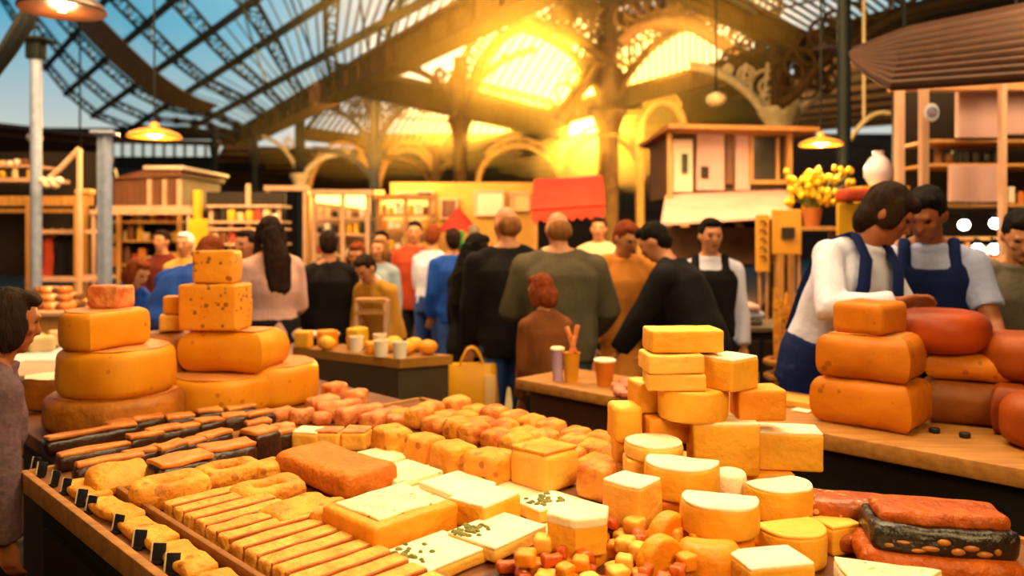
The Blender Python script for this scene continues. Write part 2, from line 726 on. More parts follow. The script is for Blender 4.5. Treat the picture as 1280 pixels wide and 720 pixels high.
column('dark iron column with pale branching brackets left of the sunlit ones', 468, 28, 6.35, .19, IRON,
       ((-2.3, .9, 4.2, 6.2, .14, .09, 3), (2.3, -1.2, 4.2, 6.4, .14, .09, 3), (-2.1, -.3, 3.3, 4.5, .12, .1, 1)), 4.3)
column('sunlit iron column under the end of the sloping roof girder', 575, 21.7, 6.35, .18, IRONB,
       ((-1.9, -.2, 4.6, 6.1, .16, .09, 3), (2.0, -1.2, 4.6, 6.3, .16, .09, 3)), 4.6)
column('thick iron column standing in the sun glow', 760, 20, 9.0, .26, IRONB,
       ((-2.5, .5, 4.4, 6.9, .16, .11, 4), (2.8, .3, 4.4, 7.1, .14, .11, 4)), 4.6)
column('ornate iron column with cream flared capital beside the dark teal post', 975, 15.5, 5.4, .2, IRONB,
       ((-1.7, .2, 3.1, 4.9, .16, .09, 4), (1.6, -.2, 3.1, 4.6, .16, .08, 2)), 3.9, CREAMIRON)
column('slim dark teal iron post right of centre, nearest of the columns', 1055, 9, 6.7, .075, TEAL, (), None, None, False)
column('dark slender column behind the crossing of the left girder', 375, 33, 6.3, .22, IRON, ((-1.6, .2, 3.8, 5.6, .12, .08, 1), (2.0, .2, 3.6, 4.9, .14, .12, 0)), 3.9, CREAMIRON)
column('dark slim column standing behind the left stall roofs', 268, 30, 5.6, .12, IRON, (), 4.9)
column('dark slim column second along the back aisle on the left', 318, 31, 5.4, .14, IRON, (), 4.7)
column('ochre column below the skylight, right of the branching column', 545, 33, 5.2, .16, IRONB, ((-2.6, .3, 2.8, 4.75, .2, .12, 0), (1.3, .2, 3.2, 4.9, .2, .08, 0)), 4.0)

# free arches of the aisle arcade
ARCHM = mat('ochre painted arch iron', 'c08a3c', 'a87730', 6, .55)
for (px0, px1, py0, pyt, Y) in ((385, 470, 246, 187, 34), (472, 548, 246, 186, 34), (598, 700, 228, 182, 33), (800, 856, 170, 126, 24), (700, 800, 236, 168, 30)):
    bm = bmesh.new()
    n = 16
    pts = []
    for k in range(n + 1):
        a = PI * k / n
        px = (px0 + px1) / 2 - (px1 - px0) / 2 * math.cos(a)
        py = py0 - (py0 - pyt) * math.sin(a)
        pts.append(P(px, py, Y))
    add_tube(bm, pts, .13, 8)
    add_tube(bm, [p + Vector((0, 0, .3)) for p in pts[3:-3]], .07, 6)
    for k in range(4, n - 3, 2):
        add_tube(bm, [pts[k], pts[k] + Vector((0, 0, .3))], .05, 5)
    for e in (pts[0], pts[-1]):
        add_tube(bm, [(e.x, e.y, 0), e], .13, 8)
    tag(obj('trim_2', bm, ARCHM), kind='structure')
# big round-headed arches under the bright bays
for (pts, Y, rr) in ((((697, 150), (720, 120), (742, 90), (752, 60), (757, 20)), 20, .16),
                     (((590, 112), (598, 84), (615, 60), (640, 38), (672, 20)), 21, .14),
                     (((663, 28), (690, 36), (715, 46), (738, 58), (760, 76)), 19, .14),
                     (((775, 55), (795, 36), (820, 28), (850, 27), (885, 44), (925, 72), (950, 105), (964, 148)), 16.5, .13),
                     (((975, 132), (1000, 112), (1030, 75), (1065, 55), (1130, 18), (1230, -5)), 13, .08)):
    bm = bmesh.new()
    q = [P(x, y, Y) for x, y in pts]
    # smooth through the points
    f = []
    for k in range(len(q) - 1):
        p0, p1, p2, p3 = q[max(k - 1, 0)], q[k], q[k + 1], q[min(k + 2, len(q) - 1)]
        for j in range(4):
            t = j / 4
            f.append(.5 * ((2 * p1) + (p2 - p0) * t + (2 * p0 - 5 * p1 + 4 * p2 - p3) * t * t + (3 * p1 - p0 - 3 * p2 + p3) * t ** 3))
    f.append(q[-1])
    add_tube(bm, f, rr, 8)
    for k in range(2, len(f) - 1, 2):
        add_torus(bm, f[k] + Vector((0, 0, .42)), .25, .035, (1, 0, 0), (0, 0, 1), 14, 5)
    tag(obj('trim_3', bm, IRONB), kind='structure')
# wrought lattice of scrolls in the spandrel right of the thick column and left of the flared one
for (x0, y0, x1, y1, Y, n, seed) in ((690, -5, 762, 30, 18, 22, 1), (785, -2, 900, 26, 16.6, 30, 2), (905, 40, 985, 95, 16, 26, 3), (400, 118, 470, 140, 30, 14, 4), (480, 118, 560, 140, 29, 14, 5), (985, 62, 1045, 110, 14.5, 18, 6)):
    rs = random.Random(seed)
    bm = bmesh.new()
    prev = None
    for k in range(n):
        c = P(rs.uniform(x0, x1), rs.uniform(y0, y1), Y)
        add_torus(bm, c, rs.uniform(.1, .26), .028, (1, 0, 0), (0, 0, 1), 14, 4)
        if prev is not None and (prev - c).length < 1.4:
            add_tube(bm, arc(prev, c, (0, 0, .15), 6), .025, 4)
        prev = c
    tag(obj('trim_4', bm, IRONB), kind='structure')
# ================================================================== people
SKIN = mat('warm skin', 'c98a62', 'b87850', 14, .5, .05, 80, sss=.05)
SKIND = mat('tanned skin', '9c5a36', '8a4c2c', 14, .5, .05, 80)
EYE = mat('dark eyes', '1a120c', None, rough=.3)
LIP = mat('lips', '8f4636', None, rough=.5)


def cloth(name, c1, c2=None, sc=5):
    return mat(name, c1, c2 or c1, sc, .85, .25, 45, spec=.15)


BAKE = bpy.data.scenes.new('bake')


def bake(bm, voxel, smooth=2, fold=0.0, seed=0, fsc=9):
    me = bpy.data.meshes.new('tmp')
    bmesh.ops.recalc_face_normals(bm, faces=bm.faces[:])
    bm.to_mesh(me)
    bm.free()
    o = bpy.data.objects.new('tmp', me)
    BAKE.collection.objects.link(o)
    r = o.modifiers.new('r', 'REMESH')
    r.mode = 'VOXEL'
    r.voxel_size = voxel
    if smooth:
        s = o.modifiers.new('s', 'SMOOTH')
        s.iterations = smooth
        s.factor = .5
    with bpy.context.temp_override(scene=BAKE, view_layer=BAKE.view_layers[0]):
        dg = bpy.context.evaluated_depsgraph_get()
        out = bpy.data.meshes.new_from_object(o.evaluated_get(dg))
    bpy.data.objects.remove(o)
    bpy.data.meshes.remove(me)
    if fold:
        off = Vector((seed * 2.7, seed, seed * .3))
        n = len(out.vertices)
        co, no = [0.0] * (3 * n), [0.0] * (3 * n)
        out.vertices.foreach_get('co', co)
        out.vertex_normals.foreach_get('vector', no)
        for i in range(0, 3 * n, 3):
            k = fold * noise.noise(Vector((co[i] * fsc, co[i + 1] * fsc, co[i + 2] * fsc * .45)) + off)
            co[i] += no[i] * k
            co[i + 1] += no[i + 1] * k
            co[i + 2] += no[i + 2] * k
        out.vertices.foreach_set('co', co)
        out.update()
    return out


def rotm(lean, side=0, twist=0):
    return Matrix.Rotation(R(twist), 4, 'Z') @ Matrix.Rotation(R(side), 4, 'Y') @ Matrix.Rotation(R(-lean), 4, 'X')


def person(label, X, Y, face=0, h=1.74, lean=0, side=0, twist=0, head=(0, 0), arms=None, build=1.0, female=False,
           skin=None, hair=None, hairstyle='short', top=None, topstyle='shirt', sleeve='long', bottom=None, bottomstyle='trousers',
           shoes=None, extra=None, near=False, legs=None, z=0.0, group=None, beard=None, apron=None, braces=None, vest=None):
    """face: degrees, 0 looks away from the camera along +Y, 180 looks back at it"""
    skin = skin or SKIN
    s = h / 1.75
    vox = .0085 if near else .014
    seed = sum(map(ord, label)) % 97
    root = thing('person', label, 'person', (X, Y, z), R(face), group)
    Mu = Matrix.Translation((0, 0, .95)) @ rotm(lean, side, twist) @ Matrix.Translation((0, 0, -.95))
    Mh = Matrix.Translation((0, 0, .95)) @ rotm(lean * .5, side * .5, twist * .5) @ Matrix.Translation((0, 0, -.95))
    sw = (.155 if female else .178) * (1 + (build - 1) * .8)
    SH = [Mu @ Vector((sg * sw, 0, 1.395)) for sg in (-1, 1)]
    NK = Mu @ Vector((0, -.01, 1.5))
    arms = arms or ((( -.12, .02, -1), (-.05, .25, -1)), ((.12, .02, -1), (.05, .25, -1)))

    def dirn(d):
        return Vector(d).normalized()
    EL = [SH[i] + dirn(arms[i][0]) * .285 for i in (0, 1)]
    WR = [EL[i] + dirn(arms[i][1]) * .25 for i in (0, 1)]
    legs = legs or (((-.1, 0, .5), (-.11, -.03, .085)), ((.1, .03, .5), (.11, .02, .085)))
    HP = [Mh @ Vector((sg * .088 * (1 + .12 * female), 0, .93)) for sg in (-1, 1)]
    KN = [Vector(l[0]) for l in legs]
    AN = [Vector(l[1]) for l in legs]

    def torso(bm, infl, z0, z1, flare=0.0, hem=None):
        if female:
            tab = [(.84, .15, .11), (.93, .175, .12), (1.02, .155, .11), (1.11, .13, .095), (1.22, .15, .125), (1.31, .155, .12), (1.4, .14, .085), (1.46, .07, .06)]
        else:
            tab = [(.84, .14, .11), (.93, .165, .115), (1.02, .16, .115), (1.11, .155, .11), (1.22, .172, .12), (1.34, .182, .12), (1.4, .15, .095), (1.47, .07, .06)]
        rings = []
        zz = [z0] + [t[0] for t in tab if z0 < t[0] < z1] + [z1]
        for q in zz:
            if q <= tab[0][0]:
                rx, ry = tab[0][1], tab[0][2]
                k = (tab[0][0] - q)
                rx += flare * k
                ry += flare * k
            else:
                for a, b in zip(tab[:-1], tab[1:]):
                    if a[0] <= q <= b[0]:
                        f = (q - a[0]) / (b[0] - a[0])
                        rx = a[1] + (b[1] - a[1]) * f
                        ry = a[2] + (b[2] - a[2]) * f
                        break
                else:
                    rx, ry = tab[-1][1:]
            rx = rx * build + infl
            ry = ry * build + infl
            f = max(0, min(1, (q - .84) / .2))
            M = Mu if q > 1.0 else (Mh if q > .8 else Matrix.Identity(4))
            if q <= .8:
                c0 = Mh @ Vector((0, 0, .86))
                ring = [Vector((c0.x * .5 + rx * math.cos(2 * PI * k / 20), c0.y * .7 + ry * math.sin(2 * PI * k / 20), q)) for k in range(20)]
            else:
                ring = [M @ Vector((rx * math.cos(2 * PI * k / 20), ry * math.sin(2 * PI * k / 20), q)) for k in range(20)]
            rings.append(ring)
        loft(bm, rings)

    def limb(bm, pts, rad, seg=12):
        P2 = []
        r2 = []
        for k in range(len(pts) - 1):
            for j in range(5):
                t = j / 5
                P2.append(pts[k].lerp(pts[k + 1], t))
                r2.append(rad[k] + (rad[k + 1] - rad[k]) * t)
        P2.append(pts[-1])
        r2.append(rad[-1])
        add_tube(bm, P2, r2, seg)

    # ---- body
    bm = bmesh.new()
    torso(bm, 0, .86, 1.47)
    nb, nt_ = Mu @ Vector((0, -.005, 1.43)), Mu @ Vector((0, .015, 1.57))
    add_tube(bm, [nb, (nb + nt_) / 2, nt_], [.062 * build, .056, .056], 12)
    Mhead = Matrix.Translation(Mu @ Vector((0, .01, 1.55))) @ rotm(lean * .6, side * .6, twist) @ Matrix.Rotation(R(head[0]), 4, 'Z') @ Matrix.Rotation(R(-head[1]), 4, 'X')
    add_ell(bm, (0, .005, .10), (.074, .093, .108), Mhead, 20, 14)
    add_ell(bm, (0, .035, .045), (.056, .062, .066), Mhead, 16, 10)     # jaw
    add_ell(bm, (0, .072, .0), (.025, .022, .02), Mhead, 10, 8)         # chin
    add_ell(bm, (0, .104, .07), (.013, .02, .016), Mhead, 10, 8)        # nose tip
    add_tube(bm, [Mhead @ Vector((0, .09, .115)), Mhead @ Vector((0, .105, .075))], [.009, .013], 8)
    add_ell(bm, (0, .089, .128), (.05, .014, .012), Mhead, 12, 8)       # brow
    add_ell(bm, (0, .09, .035), (.025, .012, .012), Mhead, 10, 8)       # lips
    for sg in (-1, 1):
        add_ell(bm, (sg * .04, .07, .075), (.022, .02, .02), Mhead, 10, 8)
        add_ell(bm, (sg * .078, -.005, .085), (.011, .02, .032), Mhead, 10, 8)
    hands = []
    for i, sg in ((0, -1), (1, 1)):
        a, e, w = SH[i], EL[i], WR[i]
        limb(bm, [a, e, w], [.054 * build, .043 * build, .029], 12)
        add_ell(bm, a, (.055 * build,) * 3)
        add_tube(bm, [NK, NK.lerp(a, .5) + Vector((0, 0, .004)), a], [.045, .05 * build, .045 * build], 10)
        # hand
        d = (w - e).normalized()
        f = (e - a).normalized()
        n = f.cross(d)
        if n.length < .15:
            n = Vector((1, 0, 0))
        n.normalize()
        pal = n.cross(d).normalized()        # towards the palm side
        if pal.dot(Vector((0, 1, 0))) < 0:
            pal = -pal
            n = -n
        side_v = d.cross(pal).normalized()
        if side_v.dot(Vector((-sg, 0, 0))) < 0:
            side_v = -side_v                 # thumb side points to the body's middle
        rings = []
        for t, wx, wy in ((0, .024, .02), (.03, .034, .017), (.06, .041, .015), (.088, .039, .013)):
            c = w + d * t
            rings.append([c + side_v * (wx * math.cos(2 * PI * k / 12)) + pal * (wy * math.sin(2 * PI * k / 12)) for k in range(12)])
        loft(bm, rings)
        fr = .0088 if near else .0105
        for q, (o, L) in enumerate(((.029, .072), (.0095, .08), (-.0105, .074), (-.03, .058))):
            b0 = w + d * .082 + side_v * o * 1.02
            d1 = (d + pal * .28 + side_v * o * 3).normalized()
            d2 = (d + pal * .95 + side_v * o * 2).normalized()
            p1 = b0 + d1 * L * .5
            add_tube(bm, [b0, p1, p1 + d2 * L * .3, p1 + d2 * L * .3 + (d2 + pal * .5).normalized() * L * .22], [fr, fr, fr * .92, fr * .75], 8)
        t0 = w + d * .025 + side_v * .024
        t1 = t0 + (d * .7 + side_v * .8 + pal * .3).normalized() * .042
        add_tube(bm, [t0, t1, t1 + (d + side_v * .2 + pal * .5).normalized() * .034], [.013, .0115, .009], 8)
    for i, sg in ((0, -1), (1, 1)):
        limb(bm, [HP[i], KN[i], KN[i].lerp(AN[i], .3) + Vector((0, -.015, 0)), AN[i]], [.088 * build, .058, .056, .037], 12)
        a = AN[i]
        add_tube(bm, [a + Vector((0, -.05, -.045)), a + Vector((0, .03, -.035)), a + Vector((sg * .01, .12, -.055)), a + Vector((sg * .012, .17, -.062))], [(.033, .033), (.042, .036), (.024, .042), (.014, .032)], 10, up=(0, 0, 1))
    me = bake(bm, vox, 2)
    o = mobj('body', me, [skin, EYE, LIP], root, sharp=0)
    ec = [Mhead @ Vector((sg * .031, .083, .104)) for sg in (-1, 1)]
    lc = Mhead @ Vector((0, .1, .036))
    inv = Mhead.inverted()
    for p in me.polygons:
        c = p.center
        if c.z < .9:
            continue
        q = inv @ c
        if q.y > .05:
            for sg in (-1, 1):
                if ((q.x - sg * .031) / .016) ** 2 + ((q.z - .106) / .0075) ** 2 < 1:
                    p.material_index = 1
            if (q.x / .026) ** 2 + ((q.z - .036) / .0085) ** 2 < 1 and q.y > .075:
                p.material_index = 2
    # ---- clothing
    cv = .011 if near else .015
    if top:
        bm = bmesh.new()
        z0 = {'shirt': .9, 'jacket': .82, 'coat': .55, 'dress': .42, 'tunic': .74}[topstyle]
        inf = {'shirt': .014, 'jacket': .028, 'coat': .032, 'dress': .016, 'tunic': .016}[topstyle]
        torso(bm, inf, z0, 1.485, {'coat': .12, 'dress': .28, 'tunic': .25}.get(topstyle, .05))
        if topstyle in ('jacket', 'coat', 'shirt'):
            add_torus(bm, Mu @ Vector((0, -.005, 1.475)), .066 * build + inf * .4, .017, Mu.to_3x3() @ Vector((1, 0, 0)), Mu.to_3x3() @ Vector((0, 1, .1)), 16, 6)
        for i in (0, 1):
            a, e, w = SH[i], EL[i], WR[i]
            ri = inf * .8
            add_ell(bm, a, (.056 * build + ri,) * 3)
            N2 = NK - Vector((0, 0, .03))
            add_tube(bm, [N2, N2.lerp(a, .5) + Vector((0, 0, .01)), a], [.045 + ri * .5, .05 * build + ri * .8, .046 * build + ri], 10)
            if sleeve == 'long':
                limb(bm, [a, e, w - (w - e) * .04], [.056 * build + ri, .05 * build + ri, .037 + ri], 12)
            elif sleeve == 'rolled':
                limb(bm, [a, e, e.lerp(w, .25)], [.06 * build + ri, .052 * build + ri, .05 + ri], 12)
            elif sleeve == 'short':
                limb(bm, [a, a.lerp(e, .75)], [.062 * build + ri, .058 * build + ri], 12)
        me = bake(bm, cv, 2, .012, seed, 11)
        mobj({'shirt': 'shirt', 'jacket': 'jacket', 'coat': 'coat', 'dress': 'dress', 'tunic': 'tunic'}[topstyle], me, top, root, sharp=0)
    if vest is not None:
        bm = bmesh.new()
        torso(bm, .03, .93, 1.4)
        for i, sg in ((0, -1), (1, 1)):
            limb(bm, [Mu @ Vector((sg * .1 * build, .09, 1.36)), Mu @ Vector((sg * .1, .02, 1.5)), Mu @ Vector((sg * .09, -.1, 1.38))], [.035, .03, .035], 8)
        mobj('waistcoat', bake(bm, cv, 2, .006, seed + 3), vest, root, sharp=0)
    if bottom:
        bm = bmesh.new()
        rings_hip = []
        if bottomstyle == 'trousers':
            rr = []
            for q, M in ((.86, Mh), (.93, Mh), (1.0, Mh), (1.04, Mu)):
                rx, ry = (.165 * build + .016, .118 * build + .014)
                rr.append([M @ Vector((rx * math.cos(2 * PI * k / 20), ry * math.sin(2 * PI * k / 20), q)) for k in range(20)])
            loft(bm, rr)
            for i in (0, 1):
                limb(bm, [HP[i], KN[i], KN[i].lerp(AN[i], .4), AN[i] + Vector((0, 0, -.03))], [.1 * build, .076, .07, .062], 12)
        else:
            torso(bm, .022, .35, 1.05, .22)
        mobj('trousers' if bottomstyle == 'trousers' else 'skirt', bake(bm, cv, 2, .01, seed + 1, 12), bottom, root, sharp=0)
    if apron is not None:
        bm = bmesh.new()
        rows = []
        for q in (.45, .6, .75, .88, .98, 1.06, 1.18, 1.3):
            M = Mu if q > 1.0 else (Mh if q > .8 else Matrix.Identity(4))
            c0 = Mh @ Vector((0, 0, .86))
            wd = .2 * build if q < 1.07 else .12
            row = []
            for k in range(9):
                x = -wd + 2 * wd * k / 8
                y = .165 * build * math.sqrt(max(.05, 1 - (x / (.26 * build)) ** 2)) + .012
                if q <= .8:
                    row.append(Vector((x + c0.x * .5, y + c0.y * .7, q)))
                else:
                    row.append(M @ Vector((x, y, q)))
            rows.append(row)
        loft(bm, [r + [p + Vector((0, -.012, 0)) for p in r[::-1]] for r in rows])
        obj('apron', bm, apron, root)
    if braces is not None:
        for sg in (-1, 1):
            bm = bmesh.new()
            pts = [Mu @ Vector(p) for p in ((sg * .09, .16, 1.03), (sg * .1, .17, 1.2), (sg * .105, .162, 1.33), (sg * .1, .115, 1.44), (sg * .1, .02, 1.515), (sg * .095, -.1, 1.45), (sg * .06, -.158, 1.25), (sg * .04, -.155, 1.03))]
            up = Mu.to_3x3() @ Vector((1, 0, 0))
            add_tube(bm, pts, (.038, .008), 8, up=up)
            obj('brace', bm, braces, root)
    sh = shoes or mat('dark shoe leather', '1d1712', '120e0b', 8, .4)
    for i, sg in ((0, -1), (1, 1)):
        bm = bmesh.new()
        a = AN[i]
        add_tube(bm, [a + Vector((0, -.075, -.045)), a + Vector((0, -.06, -.03)), a + Vector((0, .03, -.025)), a + Vector((sg * .01, .12, -.048)), a + Vector((sg * .012, .185, -.06)), a + Vector((sg * .012, .2, -.064))],
                 [(.03, .03), (.04, .042), (.058, .047), (.034, .05), (.022, .04), (.012, .025)], 12, up=(0, 0, 1))
        obj('shoe', bm, sh, root)
    if hair:
        bm = bmesh.new()
        if hairstyle in ('short', 'crop', 'long', 'bun', 'bob'):
            add_ell(bm, (0, -.016, .122), (.083, .094, .1), Mhead, 20, 14)
            add_ell(bm, (0, -.045, .085), (.076, .062, .085), Mhead, 16, 12)
            add_ell(bm, (0, .035, .185), (.062, .055, .034), Mhead, 14, 10)
        if hairstyle == 'fringe':
            add_ell(bm, (0, -.014, .122), (.088, .1, .106), Mhead, 20, 14)
            add_ell(bm, (0, -.05, .06), (.082, .06, .1), Mhead, 16, 12)
            for sg in (-1, 1):
                add_ell(bm, (sg * .068, .02, .1), (.022, .05, .075), Mhead, 12, 10)
            add_ell(bm, (0, .06, .17), (.06, .045, .035), Mhead, 14, 10)
        if hairstyle == 'long':
            w0 = Mhead @ Vector((0, -.06, .1))
            w1 = Mu @ Vector((0, -.12, 1.45))
            w2 = Mu @ Vector((0, -.14, 1.24))
            add_tube(bm, [w0, w1, w2, w2 - Vector((0, 0, .04))], [(.085, .06), (.05, .1), (.03, .085), (.012, .05)], 12, up=(0, 1, 0))
            for sg in (-1, 1):
                add_tube(bm, [Mhead @ Vector((sg * .07, -.01, .13)), Mhead @ Vector((sg * .088, 0, .03)), Mu @ Vector((sg * .1, .02, 1.42))], [.03, .034, .02], 8)
        if hairstyle == 'bob':
            add_ell(bm, (0, -.045, .05), (.09, .07, .1), Mhead, 16, 12)
            for sg in (-1, 1):
                add_ell(bm, (sg * .072, .012, .06), (.025, .05, .085), Mhead, 12, 10)
        if hairstyle == 'bun':
            add_ell(bm, (0, -.115, .13), (.045, .045, .045), Mhead, 14, 10)
        if hairstyle == 'balding':
            add_ell(bm, (0, -.04, .075), (.081, .07, .07), Mhead, 16, 12)
        me = bake(bm, .009, 1, .006, seed, 45)
        mobj('hair', me, hair, root, sharp=0)
    if beard:
        bm = bmesh.new()
        add_ell(bm, (0, .052, .018), (.06, .058, .05), Mhead, 16, 10)
        mobj('beard', bake(bm, .009, 1, .004, seed, 60), beard, root, sharp=0)
    root.scale = (s, s, s)
    return root


HB = mat('dark brown hair', '2c1a10', '1c100a', 30, .75, .5, 90, stretch=(1, 1, .2), spec=.12)
HK = mat('black hair', '15100d', '0d0a08', 30, .75, .5, 90, stretch=(1, 1, .2), spec=.12)
HR = mat('reddish brown hair', '7e3a18', '6a2e12', 30, .75, .5, 90, stretch=(1, 1, .2), spec=.12)
HG = mat('greying hair', '8a7a68', '6e604f', 30, .75, .5, 90, stretch=(1, 1, .2), spec=.12)
HL = mat('light brown hair', '8d5f34', '764c28', 30, .75, .5, 90, stretch=(1, 1, .2), spec=.12)
BLACK = cloth('black wool', '17151a', '100e10')
NAVY = cloth('navy cloth', '15265e', '101d4a')
BLUE = cloth('strong blue cotton', '1c4bb0', '153c94')
JEANS = cloth('blue denim', '33509c', '2a4284', 9)
LJEANS = cloth('faded denim', '5a6a90', '48587c', 9)
DARKT = cloth('dark trousers cloth', '1b1a20', '141318')
GREY = cloth('khaki grey jacket cloth', '57503f', '474133')
TAN = cloth('tan coat cloth', 'cc8438', 'b8722c')
BROWN = cloth('brown coat cloth', '7a4622', '683a1b')
PINK = cloth('pale pink cotton', 'cfa8a4', 'bf9690')
WHITE = cloth('white cotton shirt', 'd0d2ee', 'c2c4e2')
LILAC = cloth('pale lilac shirt', 'a8b0e0', '98a2d4')
MAUVE = cloth('mauve knit', '6a5258', '57434a', 40)
GREYG = cloth('grey shirt cloth', '6f675c', '60584e')
REDC = cloth('red pullover', 'b04428', '9a381f')
CREAM = cloth('cream jumper', 'd2bb94', 'c2aa82')

rest = None
A_ = lambda l, r: (l, r)
DN_L, DN_R = ((-.12, .03, -1), (-.05, .2, -1)), ((.12, .03, -1), (.05, .2, -1))
FW_L, FW_R = ((-.15, .2, -1), (.15, 1, .0)), ((.15, .2, -1), (-.15, 1, .0))

# ---- the woman at the edge of the table, side on
person('woman with brown tied hair and mauve knit standing sideways at the left table end', -1.635, 2.42, -44, 1.44, lean=8, head=(-6, 10),
       arms=(((-.1, .05, -1), (.0, .15, -1)), ((.12, -.05, -1), (0, .1, -1))), female=True, skin=SKIND, hair=HB, hairstyle='bob', top=MAUVE, topstyle='shirt', bottom=BLACK, bottomstyle='skirt', near=True, build=1.0)
# ---- vendors behind the right counter
person('vendor in white shirt with navy braces bending over the stacked wheels', 1.4, 3.68, 207, 1.88, lean=15, side=-15, head=(38, 20),
       arms=(((-.2, .5, -1), (.1, 1, -.2)), ((.55, .5, -.75), (-.95, .6, .12))), skin=SKIND, hair=HB, hairstyle='fringe', top=WHITE, topstyle='shirt', bottom=NAVY, near=True, braces=NAVY)
person('vendor in dark navy waistcoat over lilac shirt leaning towards the first vendor', 2.06, 4.0, 160, 1.86, lean=14, head=(-24, 26),
       arms=(((-.25, .4, -1), (.0, 1, -.55)), ((.25, .45, -1), (.0, 1, -.6))), skin=SKIND, hair=HK, hairstyle='short', top=LILAC, topstyle='shirt', sleeve='short', bottom=DARKT, near=True, vest=NAVY)
person('grey shirted vendor with bare forearms at the frame edge behind the red wheels', 2.62, 4.15, 150, 1.76, lean=18, head=(10, 20),
       arms=(((-.3, .3, -1), (.1, .8, -.9)), ((.3, .3, -1), (-.1, .9, -.9))), skin=SKIN, hair=HK, hairstyle='crop', top=GREYG, topstyle='shirt', sleeve='rolled', bottom=DARKT, near=True, vest=None)
# ---- shoppers in the middle
person('large man in khaki grey jacket with his back turned at the counter', .3, 4.95, 4, 1.75, lean=6, head=(10, 10), build=1.28, hair=HL, hairstyle='balding', skin=SKIN, top=GREY, topstyle='jacket', bottom=LJEANS,
       arms=(((-.35, .1, -1), (.3, .7, -.7)), ((.35, .1, -1), (-.3, .7, -.7))))
person('balding man in black jacket and blue jeans beside the khaki jacket', -.02, 5.1, 8, 1.78, lean=4, head=(20, 8), build=1.12, hair=HL, hairstyle='balding', top=BLACK, topstyle='jacket', bottom=JEANS)
person('woman with long dark hair in black coat carrying the yellow bag', -.28, 5.35, -40, 1.6, lean=4, head=(-10, 10), female=True, hair=HK, hairstyle='long', top=BLACK, topstyle='coat', bottom=DARKT,
       arms=(((-.1, .1, -1), (0, .3, -1)), ((.12, .0, -1), (.02, .1, -1))))
person('child in brown coat with black scarf in front of the khaki jacket', .2, 4.42, 20, 1.38, lean=6, head=(25, 14), hair=HR, hairstyle='bob', top=BROWN, topstyle='coat', bottom=DARKT, build=.76, arms=(((-.05, .06, -1), (.1, .4, -1)), ((.05, .06, -1), (-.1, .4, -1))))
person('shopper in tan coat between the khaki jacket and the black coat', .76, 5.7, 190, 1.7, lean=8, head=(20, 22), hair=HR, hairstyle='short', top=TAN, topstyle='coat', bottom=DARKT, build=1.1)
person('shopper in black coat bending and reaching down towards the paper cups', 1.16, 4.85, 62, 1.74, lean=24, head=(0, 20), build=1.15, hair=HK, hairstyle='short', top=BLACK, topstyle='coat', bottom=DARKT,
       arms=(((-.1, .55, -1), (.0, .7, -1)), ((.2, .45, -1), (.1, .6, -1))))
person('seller in white shirt and black waistcoat behind the bending black coat', 1.36, 5.5, 170, 1.7, head=(15, 8), hair=HK, hairstyle='short', top=WHITE, topstyle='shirt', bottom=DARKT, vest=BLACK)
person('man in white shirt and jeans seen from behind in the middle distance', -.8, 7.9, -30, 1.68, lean=2, head=(25, 10), hair=HR, hairstyle='short', top=WHITE, topstyle='shirt', bottom=JEANS, arms=(FW_L, DN_R))
person('shopper in strong blue pullover half hidden by the black coat', -.56, 7.6, 20, 1.64, hair=HB, hairstyle='short', top=BLUE, topstyle='jacket', bottom=JEANS)
person('shopper in red pullover behind the white shirt with jeans', -1.02, 8.4, 180, 1.72, hair=HB, hairstyle='short', top=REDC, topstyle='jacket', bottom=DARKT)
person('woman in long pale pink dress with dark hair behind the dark display counter', -1.66, 5.55, 38, 1.72, lean=3, head=(-30, 4), female=True, build=1.12, hair=HB, hairstyle='long', top=PINK, topstyle='dress', sleeve='long', bottom=DARKT,
       arms=(((-.15, .1, -1), (.2, .9, -.4)), ((.15, .1, -1), (.0, .9, -.4))))
person('shopper in navy jacket to the left of the pale pink dress', -1.98, 6.0, 150, 1.62, hair=HB, hairstyle='short', top=NAVY, topstyle='jacket', bottom=DARKT)
person('shopper in black jacket to the right of the pale pink dress', -1.42, 6.2, 20, 1.62, head=(0, 14), hair=HB, hairstyle='short', top=BLACK, topstyle='jacket', bottom=DARKT)
person('person in bright blue pullover bending low behind the cheese blocks', -2.16, 5.0, -14, 1.74, lean=40, head=(0, 10), build=1.2, hair=HR, hairstyle='short', skin=SKIND, top=BLUE, topstyle='jacket', bottom=NAVY,
       arms=(((-.1, .5, -1), (.0, .7, -.8)), ((.1, .5, -1), (.0, .7, -.8))))
person('red haired person in blue jacket behind the leaning steel pole', -3.0, 5.9, -110, 1.5, lean=30, head=(0, 10), hair=HR, hairstyle='bob', top=BLUE, topstyle='jacket', bottom=NAVY,
       arms=(((-.1, .5, -1), (.0, .7, -.8)), ((.1, .5, -1), (.0, .7, -.8))))
person('small shopper in white blouse with reddish face behind the yellow goods', -1.27, 6.6, 175, 1.52, head=(0, 12), hair=HR, hairstyle='bob', top=WHITE, topstyle='shirt', bottom=DARKT, female=True)
person('shopper in pale blue jacket next to the small white blouse', -1.24, 7.5, 165, 1.55, hair=HL, hairstyle='bob', top=cloth('pale blue cloth', '8fa0b4', '7f90a6'), topstyle='jacket', bottom=DARKT, female=True)
person('shopper in dark grey coat among the yellow goods', -1.4, 8.6, 175, 1.62, hair=HK, hairstyle='short', top=cloth('charcoal cloth', '302c2c', '262222'), topstyle='coat', bottom=DARKT)
person('shopper in ochre pullover bending at the end of the display counter', -.98, 6.3, 150, 1.5, lean=24, head=(0, 20), hair=HB, hairstyle='short', top=cloth('ochre wool', 'c08a34', 'a87628'), topstyle='jacket', bottom=DARKT)
person('shopper in cream jumper with reddish hair behind the tan coat', .42, 7.6, 200, 1.72, hair=HR, hairstyle='short', top=CREAM, topstyle='jacket', bottom=DARKT)
